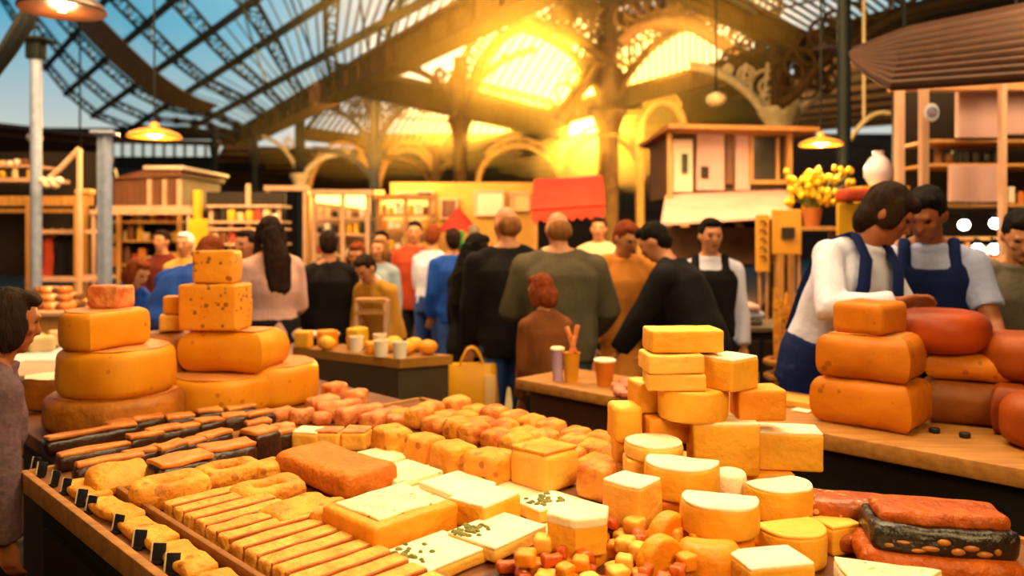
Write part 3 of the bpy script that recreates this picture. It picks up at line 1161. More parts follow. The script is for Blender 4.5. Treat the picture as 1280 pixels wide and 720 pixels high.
person('shopper in pale jumper with dark hair below the red awning', .9, 8.3, 170, 1.76, hair=HB, hairstyle='short', top=CREAM, topstyle='jacket', bottom=JEANS)
person('far shopper with light hair and orange top near the framed pictures', -.12, 9.2, 180, 1.74, hair=HL, hairstyle='balding', top=cloth('orange cloth', 'c9692c', 'b55a22'), topstyle='jacket', bottom=DARKT)
person('far shopper in dark jacket standing under the small red cone', -.5, 10.5, 0, 1.7, hair=HG, hairstyle='short', top=DARKT, topstyle='jacket', bottom=DARKT)
person('stall keeper in maroon shirt among the left shelves', -3.75, 8.6, 160, 1.62, hair=HB, hairstyle='short', top=cloth('maroon cloth', '6a2a22', '58221b'), topstyle='shirt', bottom=DARKT)
person('stall keeper with white cap and orange face beside the steel pole', -3.1, 7.6, 175, 1.6, hair=mat('white cap cloth', 'e4e6ea', 'd5d8de', 8, .8), hairstyle='crop', top=cloth('yellow ochre shirt', 'd0a04a', 'be8e3c'), topstyle='shirt', bottom=DARKT)
# ================================================================== the cheese table
ZT = .90
WOOD = mat('honey counter wood', 'b57b35', '94602a', 5, .5, .2, 40, stretch=(1, 8, 8))
RAILW = mat('amber rail wood', '9c6424', '84521c', 5, .5, .2, 40, stretch=(1, 8, 8))
DARKP = mat('dark brown counter panel', '2a1d14', '22170f', 4, .6, .1, 30)
BLACKP = mat('black counter front', '120e0c', '0d0a08', 4, .6, .1, 30)
TOPM = mat('warm table board', '7c4a20', '6a3e1a', 6, .55, .15, 40)
ROT = R(-45)                       # local x runs along u, local y along v

# cheese materials
RIND = mat('orange wax rind', 'de961a', 'cc7c0a', 5, .5, .14, 22, sss=.03, spec=.25, spots=(26, .36, 'bc6c0c'))
RINDP = mat('rosy wheel face', 'd68c48', 'c87c36', 6, .5, .15, 30)
RINDD = mat('brown matured rind', 'b87016', '8f4e08', 8, .55, .4, 30)
SPECK = mat('speckled amber cheese', 'dd9420', 'd28616', 8, .5, .2, 40, spots=(34, .22, '8a5212'), sss=.03)
PASTE = mat('yellow cheese paste', 'eeb236', 'e09a20', 7, .52, .35, 34, sss=.06)
PASTEL = mat('pale yellow cheese paste', 'f0bd56', 'e4a438', 7, .52, .35, 34, sss=.06)
PASTEO = mat('golden cheese paste', 'ea9a1e', 'd87f0e', 7, .5, .4, 30, sss=.05)
BLOOM = mat('white bloomy rind', 'f2e6c8', 'ead9b0', 14, .8, .3, 60, sss=.05)
BREADY = mat('golden crusty cheese', 'e6a232', 'cf7c18', 11, .6, .9, 26, sss=.03, spots=(24, .26, 'b06812'))
BREADO = mat('orange crusty cheese', 'e8a03c', 'bc5c14', 18, .55, .9, 26, sss=.03)
SALM = mat('salmon orange cheese', 'e39a5c', 'c25a20', 18, .55, .8, 30, sss=.03)
LOAFO = mat('burnt orange loaf rind', 'd47818', 'c2660e', 8, .6, .6, 44, sss=.03)
SMOKE = mat('smoked dark rind', '3a1c12', '281009', 12, .35, .3, 50, coat=.2)
SMOKET = mat('smoked orange top', 'd98c3c', 'b8662a', 12, .45, .35, 50)
HERB = mat('green herb crust', '55641c', '8a7a2a', 40, .6, .6, 70)
SPECKW = mat('cream with blue flecks', 'f0e2bc', 'e9d6a4', 20, .7, .2, 60, spots=(60, .3, '8f8a5a'), sss=.04)
CREAMC = mat('cream cheese white', 'f6ead0', 'f0e0bc', 16, .7, .25, 60, sss=.06)
WAFER = mat('golden sliced loaf', 'eeb050', 'd98a28', 22, .6, .7, 50, sss=.03)
WAFERD = mat('dark slice gap', 'b8661e', '9c4e12', 16, .6, .35, 60)  # shade of the gaps between slices, put into colour
PEPPER = mat('red pepper flesh', 'cc5e18', 'b84a10', 12, .4, .3, 40, coat=.1)
SALA = mat('red orange sausage skin', 'ba5a12', '96400a', 16, .42, .7, 36, spec=.3)
SALB = mat('black cured band', '20130f', '170d0a', 20, .3, .5, 50, coat=.3)
INKY = mat('dark blue tag card', '171a2c', '11131f', 8, .5)
CHALK = mat('cream tag edge', 'd8c49a', 'c9b388', 8, .6)

# counter
t = thing('display_counter', 'long wooden topped cheese counter with black front filling the foreground', 'counter', (0, 0, 0))
u0, u1, v0, v1 = -2.70, .75, .645, 2.16


def uvbox(bm, a0, a1, b0, b1, z0, z1, bev=0.0):
    add_box(bm, ((a0 + a1) / 2, (b0 + b1) / 2, (z0 + z1) / 2), (a1 - a0, b1 - b0, z1 - z0), Matrix.Rotation(ROT, 4, 'Z'), bev)


bm = bmesh.new()
uvbox(bm, u0, u1, v0 + .02, v1 - .02, .84, ZT)
obj('counter_top', bm, TOPM, t, smooth=False)
bm = bmesh.new()
uvbox(bm, u0 + .04, u1 - .04, v0 + .05, v1 - .05, .06, .84)
for k in range(5):
    uvbox(bm, u0 + .1 + k * .68, u0 + .68 + k * .68, v0 + .035, v0 + .05, .16, .76)
    uvbox(bm, u0 + .1 + k * .68, u0 + .68 + k * .68, v1 - .05, v1 - .035, .16, .76)
obj('front_panel', bm, BLACKP, t, smooth=False)
bm = bmesh.new()
uvbox(bm, u0 + .08, u1 - .08, v0 + .1, v1 - .1, 0, .06)
obj('plinth', bm, BLACKP, t, smooth=False)
bm = bmesh.new()
uvbox(bm, u0 - .012, u1, v0, v0 + .022, .855, ZT + .012, .004)
obj('edge_lip', bm, WOOD, t)
bm = bmesh.new()
uvbox(bm, u0, u1, v1 - .022, v1, .855, ZT + .012, .004)
obj('edge_lip', bm, WOOD, t)
bm = bmesh.new()
uvbox(bm, u0 - .012, u0 + .008, v0 + .022, v1 - .022, .855, ZT + .012, .004)
obj('edge_lip', bm, WOOD, t)
for (a0, a1, b) in ((-2.36, .6, .772), (-1.62, .6, 1.035)):
    bm = bmesh.new()
    uvbox(bm, a0, a1, b, b + .016, ZT, ZT + .03, .004)
    obj('divider_rail', bm, RAILW, t)

# second stand under the wheels
t = thing('wheel_stand', 'low dark wooden stand carrying the big orange wheels behind the counter', 'stand')
bm = bmesh.new()
uvbox(bm, -3.62, -2.72, .8, 2.1, .85, ZT, .006)
obj('stand_top', bm, TOPM, t, smooth=False)
bm = bmesh.new()
uvbox(bm, -3.56, -2.77, .86, 2.04, .08, .85)
obj('stand_panel', bm, DARKP, t, smooth=False)
bm = bmesh.new()
uvbox(bm, -3.5, -2.82, 1.0, 2.1, 0, .08)
obj('plinth', bm, BLACKP, t, smooth=False)


def cheese(name, label, cat, loc, rot, outl, h, bev, m, bulge=0.0, top=None, group=None, amp=.003, side=None, topz=.004, tops=1.0, seed=None):
    """one cheese: a solid over an outline, with an optional rind sheet on top and a rosy or pale face"""
    seed = seed if seed is not None else (hash(label) % 50)
    seed = sum(map(ord, label)) % 61
    bm = bmesh.new()
    prism(bm, outl, h, bev, bulge)
    wob(bm, amp, 14, seed)
    o = obj(name, bm, m, None, loc, rot, sharp=50)
    tag(o, label, cat, group)
    if top is not None:
        bm = bmesh.new()
        cx = sum(p[0] for p in outl) / len(outl)
        cy = sum(p[1] for p in outl) / len(outl)
        k = tops * .985
        o2 = [(cx + (x - cx) * k, cy + (y - cy) * k) for x, y in outl]
        prism(bm, o2, topz, min(bev, topz * .45), 0, z0=h - topz * .45)
        wob(bm, amp * 1.4, 16, seed, flat=False)
        obj('rind', bm, top, o, sharp=60)
    return o


def brick(name, label, cat, loc, rot, d, r, m, group=None, amp=.004, sc=14, top=None, dz=0.0):
    seed = sum(map(ord, label)) % 61 + d[0] * 10
    bm = bmesh.new()
    rbox(bm, d, r, 5)
    wob(bm, amp, sc, seed)
    o = obj(name, bm, m, None, loc, rot, sharp=60)
    tag(o, label, cat, group)
    if top is not None:
        bm = bmesh.new()
        rbox(bm, (d[0] - r * .5, d[1] - r * .5, .01), .0045, 4, Matrix.Translation((0, 0, d[2] - .005)))
        wob(bm, amp * .8, sc, seed, flat=False)
        obj('rind', bm, top, o, sharp=60)
    return o


def at(px, Y, z):
    return Vector(((px - 640) / F * Y, Y, z))


# ------------------------------------------------------- big wheels, left
c = 'cheese wheel'
cheese('round_cheese', 'brown rind wheel at the bottom of the leftmost stack', c, at(146, 3.02, ZT), 0, o_circle(.24, 56), .125, .03, RINDD, .006, top=RINDP, tops=.9)
cheese('round_cheese', 'thick smooth orange wheel in the middle of the leftmost stack', c, at(147, 2.99, 1.025), .1, o_circle(.198, 56), .17, .032, RIND, .006, top=RINDP, tops=.92)
cheese('halved_cheese', 'cut orange wheel with a flat face, third up in the leftmost stack', c, at(122, 2.96, 1.198), R(68), o_chord(.148, -.075, 44), .135, .022, RIND, .006, top=RINDP, tops=.9)
brick('cheese_block', 'rosy cheese block on top of the leftmost stack', 'cheese', at(139, 3.02, 1.334), R(-8), (.13, .11, .085), .014, SALM)
cheese('round_cheese', 'orange wheel lying flat between the two wheel stacks', c, at(278, 3.27, ZT), 0, o_circle(.205, 56), .145, .03, RIND, .005, top=RINDP, tops=.93)
cheese('halved_cheese', 'large cut wheel lying at the right end of the wheel stand', c, at(352, 3.44, ZT), R(-70), o_chord(.2, -.11, 44), .165, .03, RIND, .006, top=RINDP, tops=.9)
cheese('round_cheese', 'plump rounded wheel with smooth face under the speckled blocks', c, at(294, 3.33, 1.05), R(-10), o_poly([(-.175, -.12), (.175, -.12), (.18, .1), (-.18, .1)], 10), .168, .06, RIND, .012, top=RINDP, tops=.8)
cheese('round_cheese', 'mottled brown wheel behind the plump rounded wheel', c, at(205, 3.37, ZT), 0, o_circle(.13, 48), .3, .045, RINDD, .012)
brick('cheese_block', 'large speckled square block in the centre stack', 'cheese', at(270, 3.3, 1.222), R(-4), (.245, .17, .186), .012, SPECK)
brick('cheese_block', 'small speckled block topping the centre stack', 'cheese', at(272, 3.3, 1.41), R(3), (.165, .14, .135), .012, SPECK)
brick('cheese_block', 'pale yellow wedge block on the mottled wheel', 'cheese', at(215, 3.37, 1.205), R(18), (.1, .09, .07), .012, PASTEL)
brick('cheese_block', 'small orange block resting on the pale yellow wedge block', 'cheese', at(219, 3.37, 1.277), R(8), (.085, .08, .075), .01, RIND)
cheese('round_cheese', 'pale topped wheel half hidden behind the woman at the left edge', c, at(64, 3.28, ZT), 0, o_circle(.1, 40), .13, .02, RINDD, .006, top=BLOOM, tops=.97)

# ------------------------------------------------------- smoked bars
gB = 'smoked bars beside the wheels'


def smoked(px, py, du, dv, h, rot, label, round_=.02, t=.5):
    p = Zp(px, py, ZT)
    bm = bmesh.new()
    rbox(bm, (du, dv, h), round_, 5)
    wob(bm, .006, 12, px)
    o = tag(obj('smoked_cheese', bm, SMOKE, None, p, ROT + R(rot), sharp=60), label, 'smoked cheese', gB)
    bm = bmesh.new()
    rbox(bm, (du * .86, dv * .93, .016), .007, 5, Matrix.Translation((0, 0, h - .006)))
    wob(bm, .006, 16, px + 3, flat=False)
    obj('golden_top', bm, SMOKET, o, sharp=60)


smoked(115, 560, .06, .30, .055, 3, 'longest smoked bar, nearest the wheels at the left end', .02)
smoked(118, 582, .055, .22, .05, 0, 'second long smoked bar from the wheels at the left end')
smoked(137, 596, .05, .2, .05, -2, 'third long smoked bar, just above the folded golden loaf')
smoked(225, 607, .11, .17, .075, 4, 'fat round smoked cake with dark side, next to the folded golden loaf', .03)
smoked(284, 588, .1, .17, .075, -3, 'fat round smoked cake with dark side, right of the other fat cake', .03)
smoked(325, 572, .1, .1, .085, 10, 'square black smoked block at the end of the fat cakes', .014)
rs = random.Random(5)
k = 0
for row, (xa, ya, xb, yb, n) in enumerate(((150, 548, 300, 526, 5), (178, 563, 322, 534, 6), (182, 584, 270, 562, 4), (322, 545, 352, 562, 2))):
    for i in range(n):
        f = i / max(1, n - 1)
        smoked(xa + (xb - xa) * f + rs.uniform(-3, 3), ya + (yb - ya) * f + rs.uniform(-1, 1), rs.uniform(.06, .075), rs.uniform(.09, .12), rs.uniform(.045, .06), rs.uniform(-16, 16), 'short smoked bar with golden top and dark sides among the rows', .018)

# salmon coloured pieces at the far corner of the table
gS = 'salmon orange pieces along the far edge'
for i, (px, py, a, b, h) in enumerate(((352, 528, .08, .1, .055), (378, 529, .07, .1, .055), (402, 532, .05, .07, .05), (352, 545, .06, .09, .045), (403, 512, .09, .13, .055), (432, 515, .08, .12, .05), (463, 521, .08, .1, .05), (490, 524, .07, .1, .045),
                                       (410, 527, .07, .1, .08), (440, 531, .07, .12, .07), (470, 534, .08, .12, .06), (500, 534, .07, .1, .05), (418, 503, .08, .1, .085), (446, 509, .07, .1, .075), (520, 532, .08, .09, .05))):
    brick('cheese_piece', 'salmon orange cheese piece heaped along the far edge beside the wheel stand', 'cheese', Zp(px, py, ZT), ROT + R(rs.uniform(-25, 25)), (a, b, h), .018, SALM, gS, .008, 16)
# cream fronted cubes
for i, (px, py, lab) in enumerate(((386, 557, 'leftmost'), (412, 557, 'middle'), (446, 556, 'rightmost'))):
    brick('cheese_cube', lab + ' of the three pale cubes at the head of the cube row', 'cheese', Zp(px, py + 4, ZT), ROT + R(38), (.088, .085, .062), .012, PASTEL, 'pale cubes', .004, 14, top=SALM if i else BLOOM)
# golden cubes
for i, (px, py, d, h, lab) in enumerate(((490, 566, .115, .085, 'first golden cube after the pale cubes'), (531, 577, .11, .083, 'second golden cube in the row'), (568, 590, .12, .088, 'third golden cube in the row, with crusty front'),
                                         (612, 602, .12, .09, 'fourth golden cube in the row, left of the biggest'), (752, 622, .115, .095, 'last golden cube in the row, next to the cheese pile'))):
    brick('cheese_cube', lab, 'cheese', Zp(px, py, ZT), ROT + R((-4, 3, -5, 4, 6)[i]), (d, d * .95, h), .022, BREADY if i < 4 else BREADO, 'golden cubes', .007, 16)
brick('cheese_cube', 'biggest golden cube with smooth corner in the cube row', 'cheese', Zp(680, 606, ZT), ROT + R(-2), (.15, .145, .11), .024, PASTEL, 'golden cubes', .004, 12, top=BREADY)
# rows of crusty lumps behind the cubes
gL = 'crusty orange lumps behind the cubes'
for row, v in enumerate((1.83, 1.95, 2.06)):
    for i in range(12):
        u = -2.42 + i * .102 + rs.uniform(-.015, .015) + row * .03
        hh = rs.uniform(.05, .075)
        brick('cheese_lump', 'crusty orange lump in the rows behind the golden cubes', 'cheese', UV(u, v + rs.uniform(-.012, .012), ZT), ROT + R(rs.uniform(-14, 14)), (rs.uniform(.085, .1), rs.uniform(.09, .11), hh), .028, BREADO if (i + row) % 3 else BREADY, gL, .01, 18)

# ------------------------------------------------------- the loaf and the cream tiles
p = Zp(418, 602, ZT)
brick('loaf_cheese', 'long burnt orange loaf cheese in the middle of the table', 'cheese', p, ROT + R(2), (.37, .19, .075), .03, LOAFO, None, .007, 12)
b = Zp(575, 618, ZT)
bm = bmesh.new()
rbox(bm, (1.05, .37, .008), .003, 6)
tag(obj('serving_board', bm, mat('pale serving paper', 'e8d9b4', 'dccaa0', 10, .7), None, UV(-1.62, 1.46, ZT), ROT), 'pale board under the cream slices in the middle of the counter', 'board')
zb = ZT + .0085
for px, py, a, b, h, m, lab, herb in (
        (470, 575, .15, .15, .016, SPECKW, 'thin flecked cream slice farthest along the pale board', None),
        (505, 596, .17, .16, .02, SPECKW, 'flecked cream slice beside the burnt orange loaf', None),
        (572, 612, .16, .15, .022, CREAMC, 'plain white slice in the middle of the pale board', None)):
    brick('cheese_slice', lab, 'cheese', Zp(px, py, zb), ROT, (a, b, h), .007, m, None, .002)
brick('cheese_block', 'cream block with golden sides standing among the white slices', 'cheese', Zp(606, 652, zb), ROT + R(6), (.12, .14, .062), .01, PASTE, None, .003, 12, top=CREAMC)
o = brick('cheese_slab', 'thick golden slab with flecked white top, largest piece in front', 'cheese', Zp(488, 672, ZT), ROT + R(1), (.215, .245, .082), .014, PASTEO, None, .004, 10)
bm = bmesh.new()
rbox(bm, (.17, .2, .012), .005, 6, Matrix.Translation((-.005, .005, .076)))
wob(bm, .004, 16, 3, flat=False)
obj('white_top', bm, SPECKW, o)


def herbslice(loc, rot, a, b, h, label, hx, hy, hr):
    o = brick('herb_cheese', label, 'cheese', loc, rot, (a, b, h), .01, PASTEL, None, .003, 12)
    bm = bmesh.new()
    rbox(bm, (a * .97, b * .97, .008), .0035, 6, Matrix.Translation((0, 0, h - .003)))
    obj('white_top', bm, CREAMC, o)
    bm = bmesh.new()
    r_ = random.Random(int(hx * 1000) + 9)
    for k in range(46):
        q = Vector((hx + r_.gauss(0, hr * .5), hy + r_.gauss(0, hr * .6), h + .005))
        if abs(q.x) < a * .47 and abs(q.y) < b * .47:
            add_ell(bm, q, (r_.uniform(.005, .011), r_.uniform(.004, .008), .005), Matrix.Translation(q) @ Matrix.Rotation(r_.uniform(0, 6), 4, 'Z') @ Matrix.Translation(-q), 6, 5)
    tag(obj('herb_topping', bm, HERB, o), kind='stuff')


herbslice(Zp(622, 679, ZT + .009), ROT + R(4), .15, .185, .03, 'white topped slice with a patch of dark herbs, left of the white capped cheese', -.04, -.06, .045)
herbslice(Zp(540, 708, ZT), ROT + R(2), .15, .2, .03, 'white topped slice with green herbs in front of the golden slab', -.035, -.062, .05)
herbslice(Zp(682, 642, ZT + .009), ROT + R(-6), .1, .13, .03, 'flecked herb cheese tucked behind the white capped cheese', .0, .0, .06)
# white capped hexagonal cheese on a yellow piece
brick('cheese_block', 'yellow piece supporting the white capped cheese', 'cheese', Zp(722, 712, ZT), ROT + R(8), (.1, .11, .045), .014, PASTEO)
hexo = o_poly([(.072 * math.cos(PI / 3 * k + .3), .066 * math.sin(PI / 3 * k + .3)) for k in range(6)], 6)
cheese('capped_cheese', 'six sided yellow cheese with a white cap in the middle foreground', 'cheese', Zp(722, 712, ZT) + Vector((0, 0, .047)), .1, hexo, .07, .006, PASTE, 0, top=BLOOM, topz=.022, tops=1.03)

# ------------------------------------------------------- ring shaped and folded cheeses
def ring_cheese(px, py, a, b, h, hole, rot, label):
    bm = bmesh.new()
    n, s2 = 36, 12
    rings = []
    for k in range(n):
        t = 2 * PI * k / n
        # rounded rectangle path
        ct, st = math.cos(t), math.sin(t)
        f = (abs(ct) ** 3.2 + abs(st) ** 3.2) ** (-1 / 3.2)
        ring = []
        for j in range(s2):
            q = 2 * PI * j / s2
            w = (1 - hole) / 2
            rad = (1 - w) + w * math.cos(q)
            ring.append(Vector((a / 2 * f * ct * rad, b / 2 * f * st * rad, h / 2 + h / 2 * math.copysign(abs(math.sin(q)) ** .7, math.sin(q)))))
        rings.append(ring)
    loft(bm, rings, closed=True)
    wob(bm, .007, 16, px)
    tag(obj('ring_cheese', bm, BREADY, None, Zp(px, py, ZT), ROT + R(rot), sharp=0), label, 'cheese', 'golden ring cheeses')


ring_cheese(213, 628, .135, .2, .068, .3, 0, 'golden ring cheese nearest the sliced loaf, with a small hole')
ring_cheese(284, 606, .12, .2, .06, .36, 6, 'golden ring cheese farthest back beside the fat smoked cakes')
ring_cheese(335, 628, .125, .2, .056, .34, -4, 'pale ring cheese between the sliced loaf and the orange loaf')
# folded loaf at the left
p = Zp(153, 612, ZT)
bm = bmesh.new()
rbox(bm, (.13, .17, .055), .026, 6)
for v in bm.verts:
    v.co.z += .02 * (v.co.x / .065) * (-1) if v.co.z > .03 else 0
wob(bm, .007, 14, 4)
tag(obj('folded_loaf', bm, BREADY, None, p, ROT, sharp=60), 'folded golden loaf at the left end of the ring cheeses', 'cheese')
brick('rough_loaf', 'rough broken golden loaf left of the flecked slab', 'cheese', Zp(378, 655, ZT), ROT + R(3), (.13, .19, .055), .025, BREADY, None, .012, 18)
brick('cheese_piece', 'broken golden chunk wedged between the rough loaf and the flecked slab', 'cheese', Zp(408, 668, ZT), ROT + R(22), (.06, .07, .06), .016, BREADY, None, .01, 20)
brick('cheese_piece', 'small golden piece peeking out behind the orange loaf', 'cheese', Zp(333, 597, ZT), ROT, (.09, .1, .05), .02, BREADY, None, .006, 16)

# ------------------------------------------------------- the sliced loaf
gW = 'slices of the golden loaf'
nsl = 17
for i in range(nsl):
    u = -2.02 + i * .0615
    bm = bmesh.new()
    rbox(bm, (.05, .222, .045), .009, 5)
    wob(bm, .0035, 22, i)
    o = tag(obj('loaf_slice', bm, WAFER, None, UV(u, .912, ZT), ROT + R(rs.uniform(-1.5, 1.5)), sharp=60), 'golden slice in the row of the sliced loaf along the divider rail', 'cheese slice', gW)
    bm = bmesh.new()
    rbox(bm, (.008, .21, .014), .003, 5, Matrix.Translation((.0245, 0, .03)))
    wob(bm, .002, 30, i, flat=False)
    obj('gap_strip', bm, WAFERD, o)  # brown strip painted in for the dark gap beside each slice
# flat crusts along the outer strip
for i in range(9):
    u = -2.36 + i * .215
    brick('crust_piece', 'flat golden crust in the narrow outer strip beside the price tags', 'cheese', UV(u, .724, ZT), ROT + R(rs.uniform(-5, 5)), (.2, .07, .028), .012, BREADY, 'flat crusts in the outer strip', .007, 16)
# price tags
for i, (px, py) in enumerate(((46, 588), (56, 594), (70, 606), (84, 616), (97, 632), (107, 641), (133, 668), (156, 690), (180, 708), (196, 722))):
    z = ZT + .004
    q = Zp(px, py, z)
    uu = (q.x - q.y) * S2
    q = UV(uu, .682, ZT)
    t = thing('price_tag', 'small dark price tag clipped inside the edge of the counter', 'price tag', q, ROT + R(rs.uniform(20, 50)), 'dark price tags along the counter edge')
    bm = bmesh.new()
    add_box(bm, (0, 0, .004), (.024, .015, .007), None, .002)
    obj('clip_base', bm, mat('black clip plastic', '15130f', '0e0d0b', 8, .4), t)
    bm = bmesh.new()
    add_box(bm, (0, .002, .025), (.03, .004, .038), Matrix.Rotation(R(-14), 4, 'X'), .0015)
    obj('card', bm, INKY, t)
    bm = bmesh.new()
    add_box(bm, (-.016, .002, .025), (.004, .006, .038), Matrix.Rotation(R(-14), 4, 'X'), .001)
    obj('card_holder', bm, CHALK, t)

# ------------------------------------------------------- diced cheese with peppers
gD = 'diced cheese with peppers'
rs2 = random.Random(21)
bm = bmesh.new()
prism(bm, o_poly([(-.2, -.23), (.2, -.23), (.2, .23), (-.2, .23)], 6), .018, .006)
tag(obj('serving_dish', bm, mat('dark glazed dish', '4a2412', '3a1c0e', 8, .3, coat=.4), None, UV(-1.0, 1.33, ZT), ROT), 'shallow dark dish under the diced cheese and peppers at the bottom', 'dish')
k = 0
for lay, (n, zz) in enumerate(((60, .0185), (34, .048))):
    placed = []
    tries = 0
    while len(placed) < n and tries < 4000:
        tries += 1
        a, b = rs2.uniform(-.18, .18) * (1 if lay == 0 else .8), rs2.uniform(-.21, .21) * (1 if lay == 0 else .85)
        if all((a - x) ** 2 + (b - y) ** 2 > .041 ** 2 for x, y in placed):
            placed.append((a, b))
            kind = rs2.random()
            if kind < .55:
                brick('cheese_dice', 'yellow cheese dice among the red peppers in the dish', 'diced cheese', UV(-1.0 + a, 1.33 + b, ZT + zz), R(rs2.uniform(0, 90)), (rs2.uniform(.032, .045),) * 2 + (rs2.uniform(.028, .038),), .009, PASTEL if kind < .3 else PASTEO, gD, .003, 40)
            else:
                brick('pepper_piece', 'red orange pepper piece among the diced cheese in the dish', 'pepper', UV(-1.0 + a, 1.33 + b, ZT + zz), R(rs2.uniform(0, 180)), (rs2.uniform(.04, .055), rs2.uniform(.024, .034), .026), .01, PEPPER, 'red pepper pieces in the dish', .006, 40)

# ------------------------------------------------------- the pile of cut cheeses at the right
def pile(kind, label, x, Y, z, w, d, h, rot, m, top=None, bev=.008, cut=0.0, ang=70, amp=.003, px=None, topz=.009):
    loc = (x if px is None else (px - 640) / F * Y, Y, z)
    if kind == 'box':
        return brick('cheese_block', label, 'cheese', loc, R(rot), (w, d, h), bev, m, None, amp, 12, top=top)
    outl = {'wheel': lambda: o_circle(w / 2, 44), 'half': lambda: o_chord(w / 2, cut, 40), 'wedge': lambda: o_sector(w, R(ang), 20)}[kind]()
    return cheese({'wheel': 'small_round_cheese', 'half': 'cut_round_cheese', 'wedge': 'cheese_wedge'}[kind], label, 'cheese', loc, R(rot), outl, h, bev, m, .002, top=top, amp=amp, topz=topz)


# back tower
pile('box', 'flat yellow block on the very top of the yellow pile', 0, 2.17, 1.3, .195, .12, .06, 4, PASTE, px=853)
pile('box', 'thin pale slab just under the topmost yellow block', 0, 2.15, 1.249, .15, .13, .05, 3, PASTEL, px=838)
pile('box', 'thin pale slab supporting the other thin slab near the top of the pile', 0, 2.15, 1.204, .155, .13, .044, -4, PASTEL, px=842)
pile('box', 'square cream topped block at the upper right of the pile', 0, 2.14, 1.204, .115, .105, .082, 38, PASTE, BLOOM, px=912)
pile('half', 'rounded yellow wheel piece in the upper middle of the pile', 0, 2.12, 1.121, .185, .14, .082, 186, PASTE, px=872, cut=-.02)
pile('box', 'deep yellow block at the right shoulder of the pile', 0, 2.16, 1.121, .125, .11, .082, 0, PASTEO, px=946)
pile('box', 'smooth golden block at the left shoulder of the pile', 0, 2.255, 1.121, .15, .1, .083, 12, PASTE, px=823)
pile('box', 'narrow yellow block sticking out at the left of the pile', 0, 2.2, 1.05, .08, .1, .1, 8, PASTE, px=781, bev=.016)
pile('box', 'golden block below the left shoulder of the pile', 0, 2.2, 1.05, .12, .12, .07, 10, PASTEO, px=830)
pile('box', 'tall wedge like block with cream top in the middle of the pile', 0, 2.13, .986, .172, .12, .134, -4, PASTE, BLOOM, px=903)
pile('box', 'cream topped block jutting out over the right side of the pile', 0, 2.17, .986, .165, .11, .098, -10, PASTE, BLOOM, px=985)
pile('box', 'low golden block at the foot of the pile, right side', 0, 2.16, ZT, .2, .13, .085, 0, PASTEO, px=938)
pile('box', 'low golden block in the middle foot of the pile', 0, 2.16, ZT, .12, .13, .085, 0, PASTEO, px=862)
pile('box', 'yellow block at the left foot of the pile, lower one', 0, 2.24, ZT, .17, .12, .075, 6, PASTE, px=803)
pile('box', 'yellow block at the left foot of the pile, upper one', 0, 2.24, .976, .165, .12, .073, 2, PASTE, px=804)
# front of the pile
pile('box', 'upright pale block under the thin cream topped wheel', 0, 2.06, ZT, .14, .09, .144, 0, PASTEL, px=815)
pile('wheel', 'thin round cheese with cream top, left of the pile', 0, 2.06, 1.045, .145, .1, .036, 0, PASTEL, BLOOM, px=817, bev=.008)
pile('box', 'golden block under the large cream topped wheel', 0, 1.93, ZT, .12, .1, .086, 0, PASTEO, px=846)
pile('half', 'large cut wheel with cream top in the middle front of the pile', 0, 1.92, .987, .175, .14, .075, 150, PASTE, CREAMC, px=847, cut=-.03)
pile('box', 'flat golden block under the little white cylinder cheese', .52, 1.97, ZT, .07, .09, .066, 0, PASTE)
pile('wheel', 'little white cylinder cheese standing amid the pile', .535, 1.96, .967, .076, .076, .068, 0, CREAMC, px=None, bev=.009)
bm = bmesh.new()
rbox(bm, (.16, .14, .042), .006, 4)
tag(obj('wooden_riser', bm, mat('dark riser wood', '4d2c14', '3d210e', 6, .5, .2, 40), None, (.282, 1.86, ZT), R(-40)), 'dark wooden riser under the square cream cheese left of the pile', 'riser')
pile('box', 'square cream cheese with wrinkled top at the left front of the pile', 0, 1.86, .943, .105, .1, .1, -42, PASTEL, CREAMC, px=790, amp=.005)
pile('half', 'round edged cheese half lying below the front wheel of the pile', 0, 1.73, ZT, .15, .1, .07, 165, PASTEO, px=898, cut=-.025, bev=.028)
pile('half', 'front wheel with cream top and a cut face in the pile', 0, 1.72, .972, .165, .13, .066, 160, PASTE, CREAMC, px=898, cut=-.03)
pile('half', 'golden round based cheese under the white topped wedge at the right front', .635, 1.88, ZT, .14, .1, .048, 0, PASTEO, cut=-.03)
pile('half', 'rounded wedge with white top at the right front of the pile', .64, 1.88, .95, .155, .1, .072, 200, PASTE, CREAMC, cut=-.035)
pile('half', 'low rounded wedge with pale top in front of the white topped wedge', 0, 1.73, ZT, .15, .1, .076, 195, PASTE, PASTEL, px=996, cut=-.03)
pile('box', 'small pale block at the right foot of the pile next to the sausages', .735, 1.82, ZT, .085, .08, .06, 20, PASTE, PASTEL)
pile('box', 'cream topped block at the very bottom of the pile', 0, 1.57, ZT, .14, .1, .08, 12, PASTE, CREAMC, px=962)
pile('half', 'rounded golden cheese in the bottom centre of the pile', 0, 1.61, ZT, .125, .1, .095, 170, PASTEO, px=888, cut=-.02, bev=.03)
pile('wedge', 'flat cream wedge at the bottom right of the pile', .71, 1.56, ZT, .2, .1, .046, 190, BLOOM, SPECKW, ang=60)
for (px, Y, r, th, yaw, lab) in ((836, 1.74, .054, .04, 34, 'upright disc cheese leaning at the left front of the pile'), (826, 1.62, .052, .04, 30, 'upright disc cheese at the bottom left of the pile')):
    bm = bmesh.new()
    prism(bm, o_circle(r, 40), th, .009, .001, Matrix.Rotation(R(90), 4, 'X') @ Matrix.Translation((0, 0, -th / 2)))
    wob(bm, .003, 16, px, flat=False)
    zmin = min(v.co.z for v in bm.verts)
    tag(obj('disc_cheese', bm, PASTEO, None, ((px - 640) / F * Y, Y, ZT - zmin), R(yaw), sharp=50), lab, 'cheese')

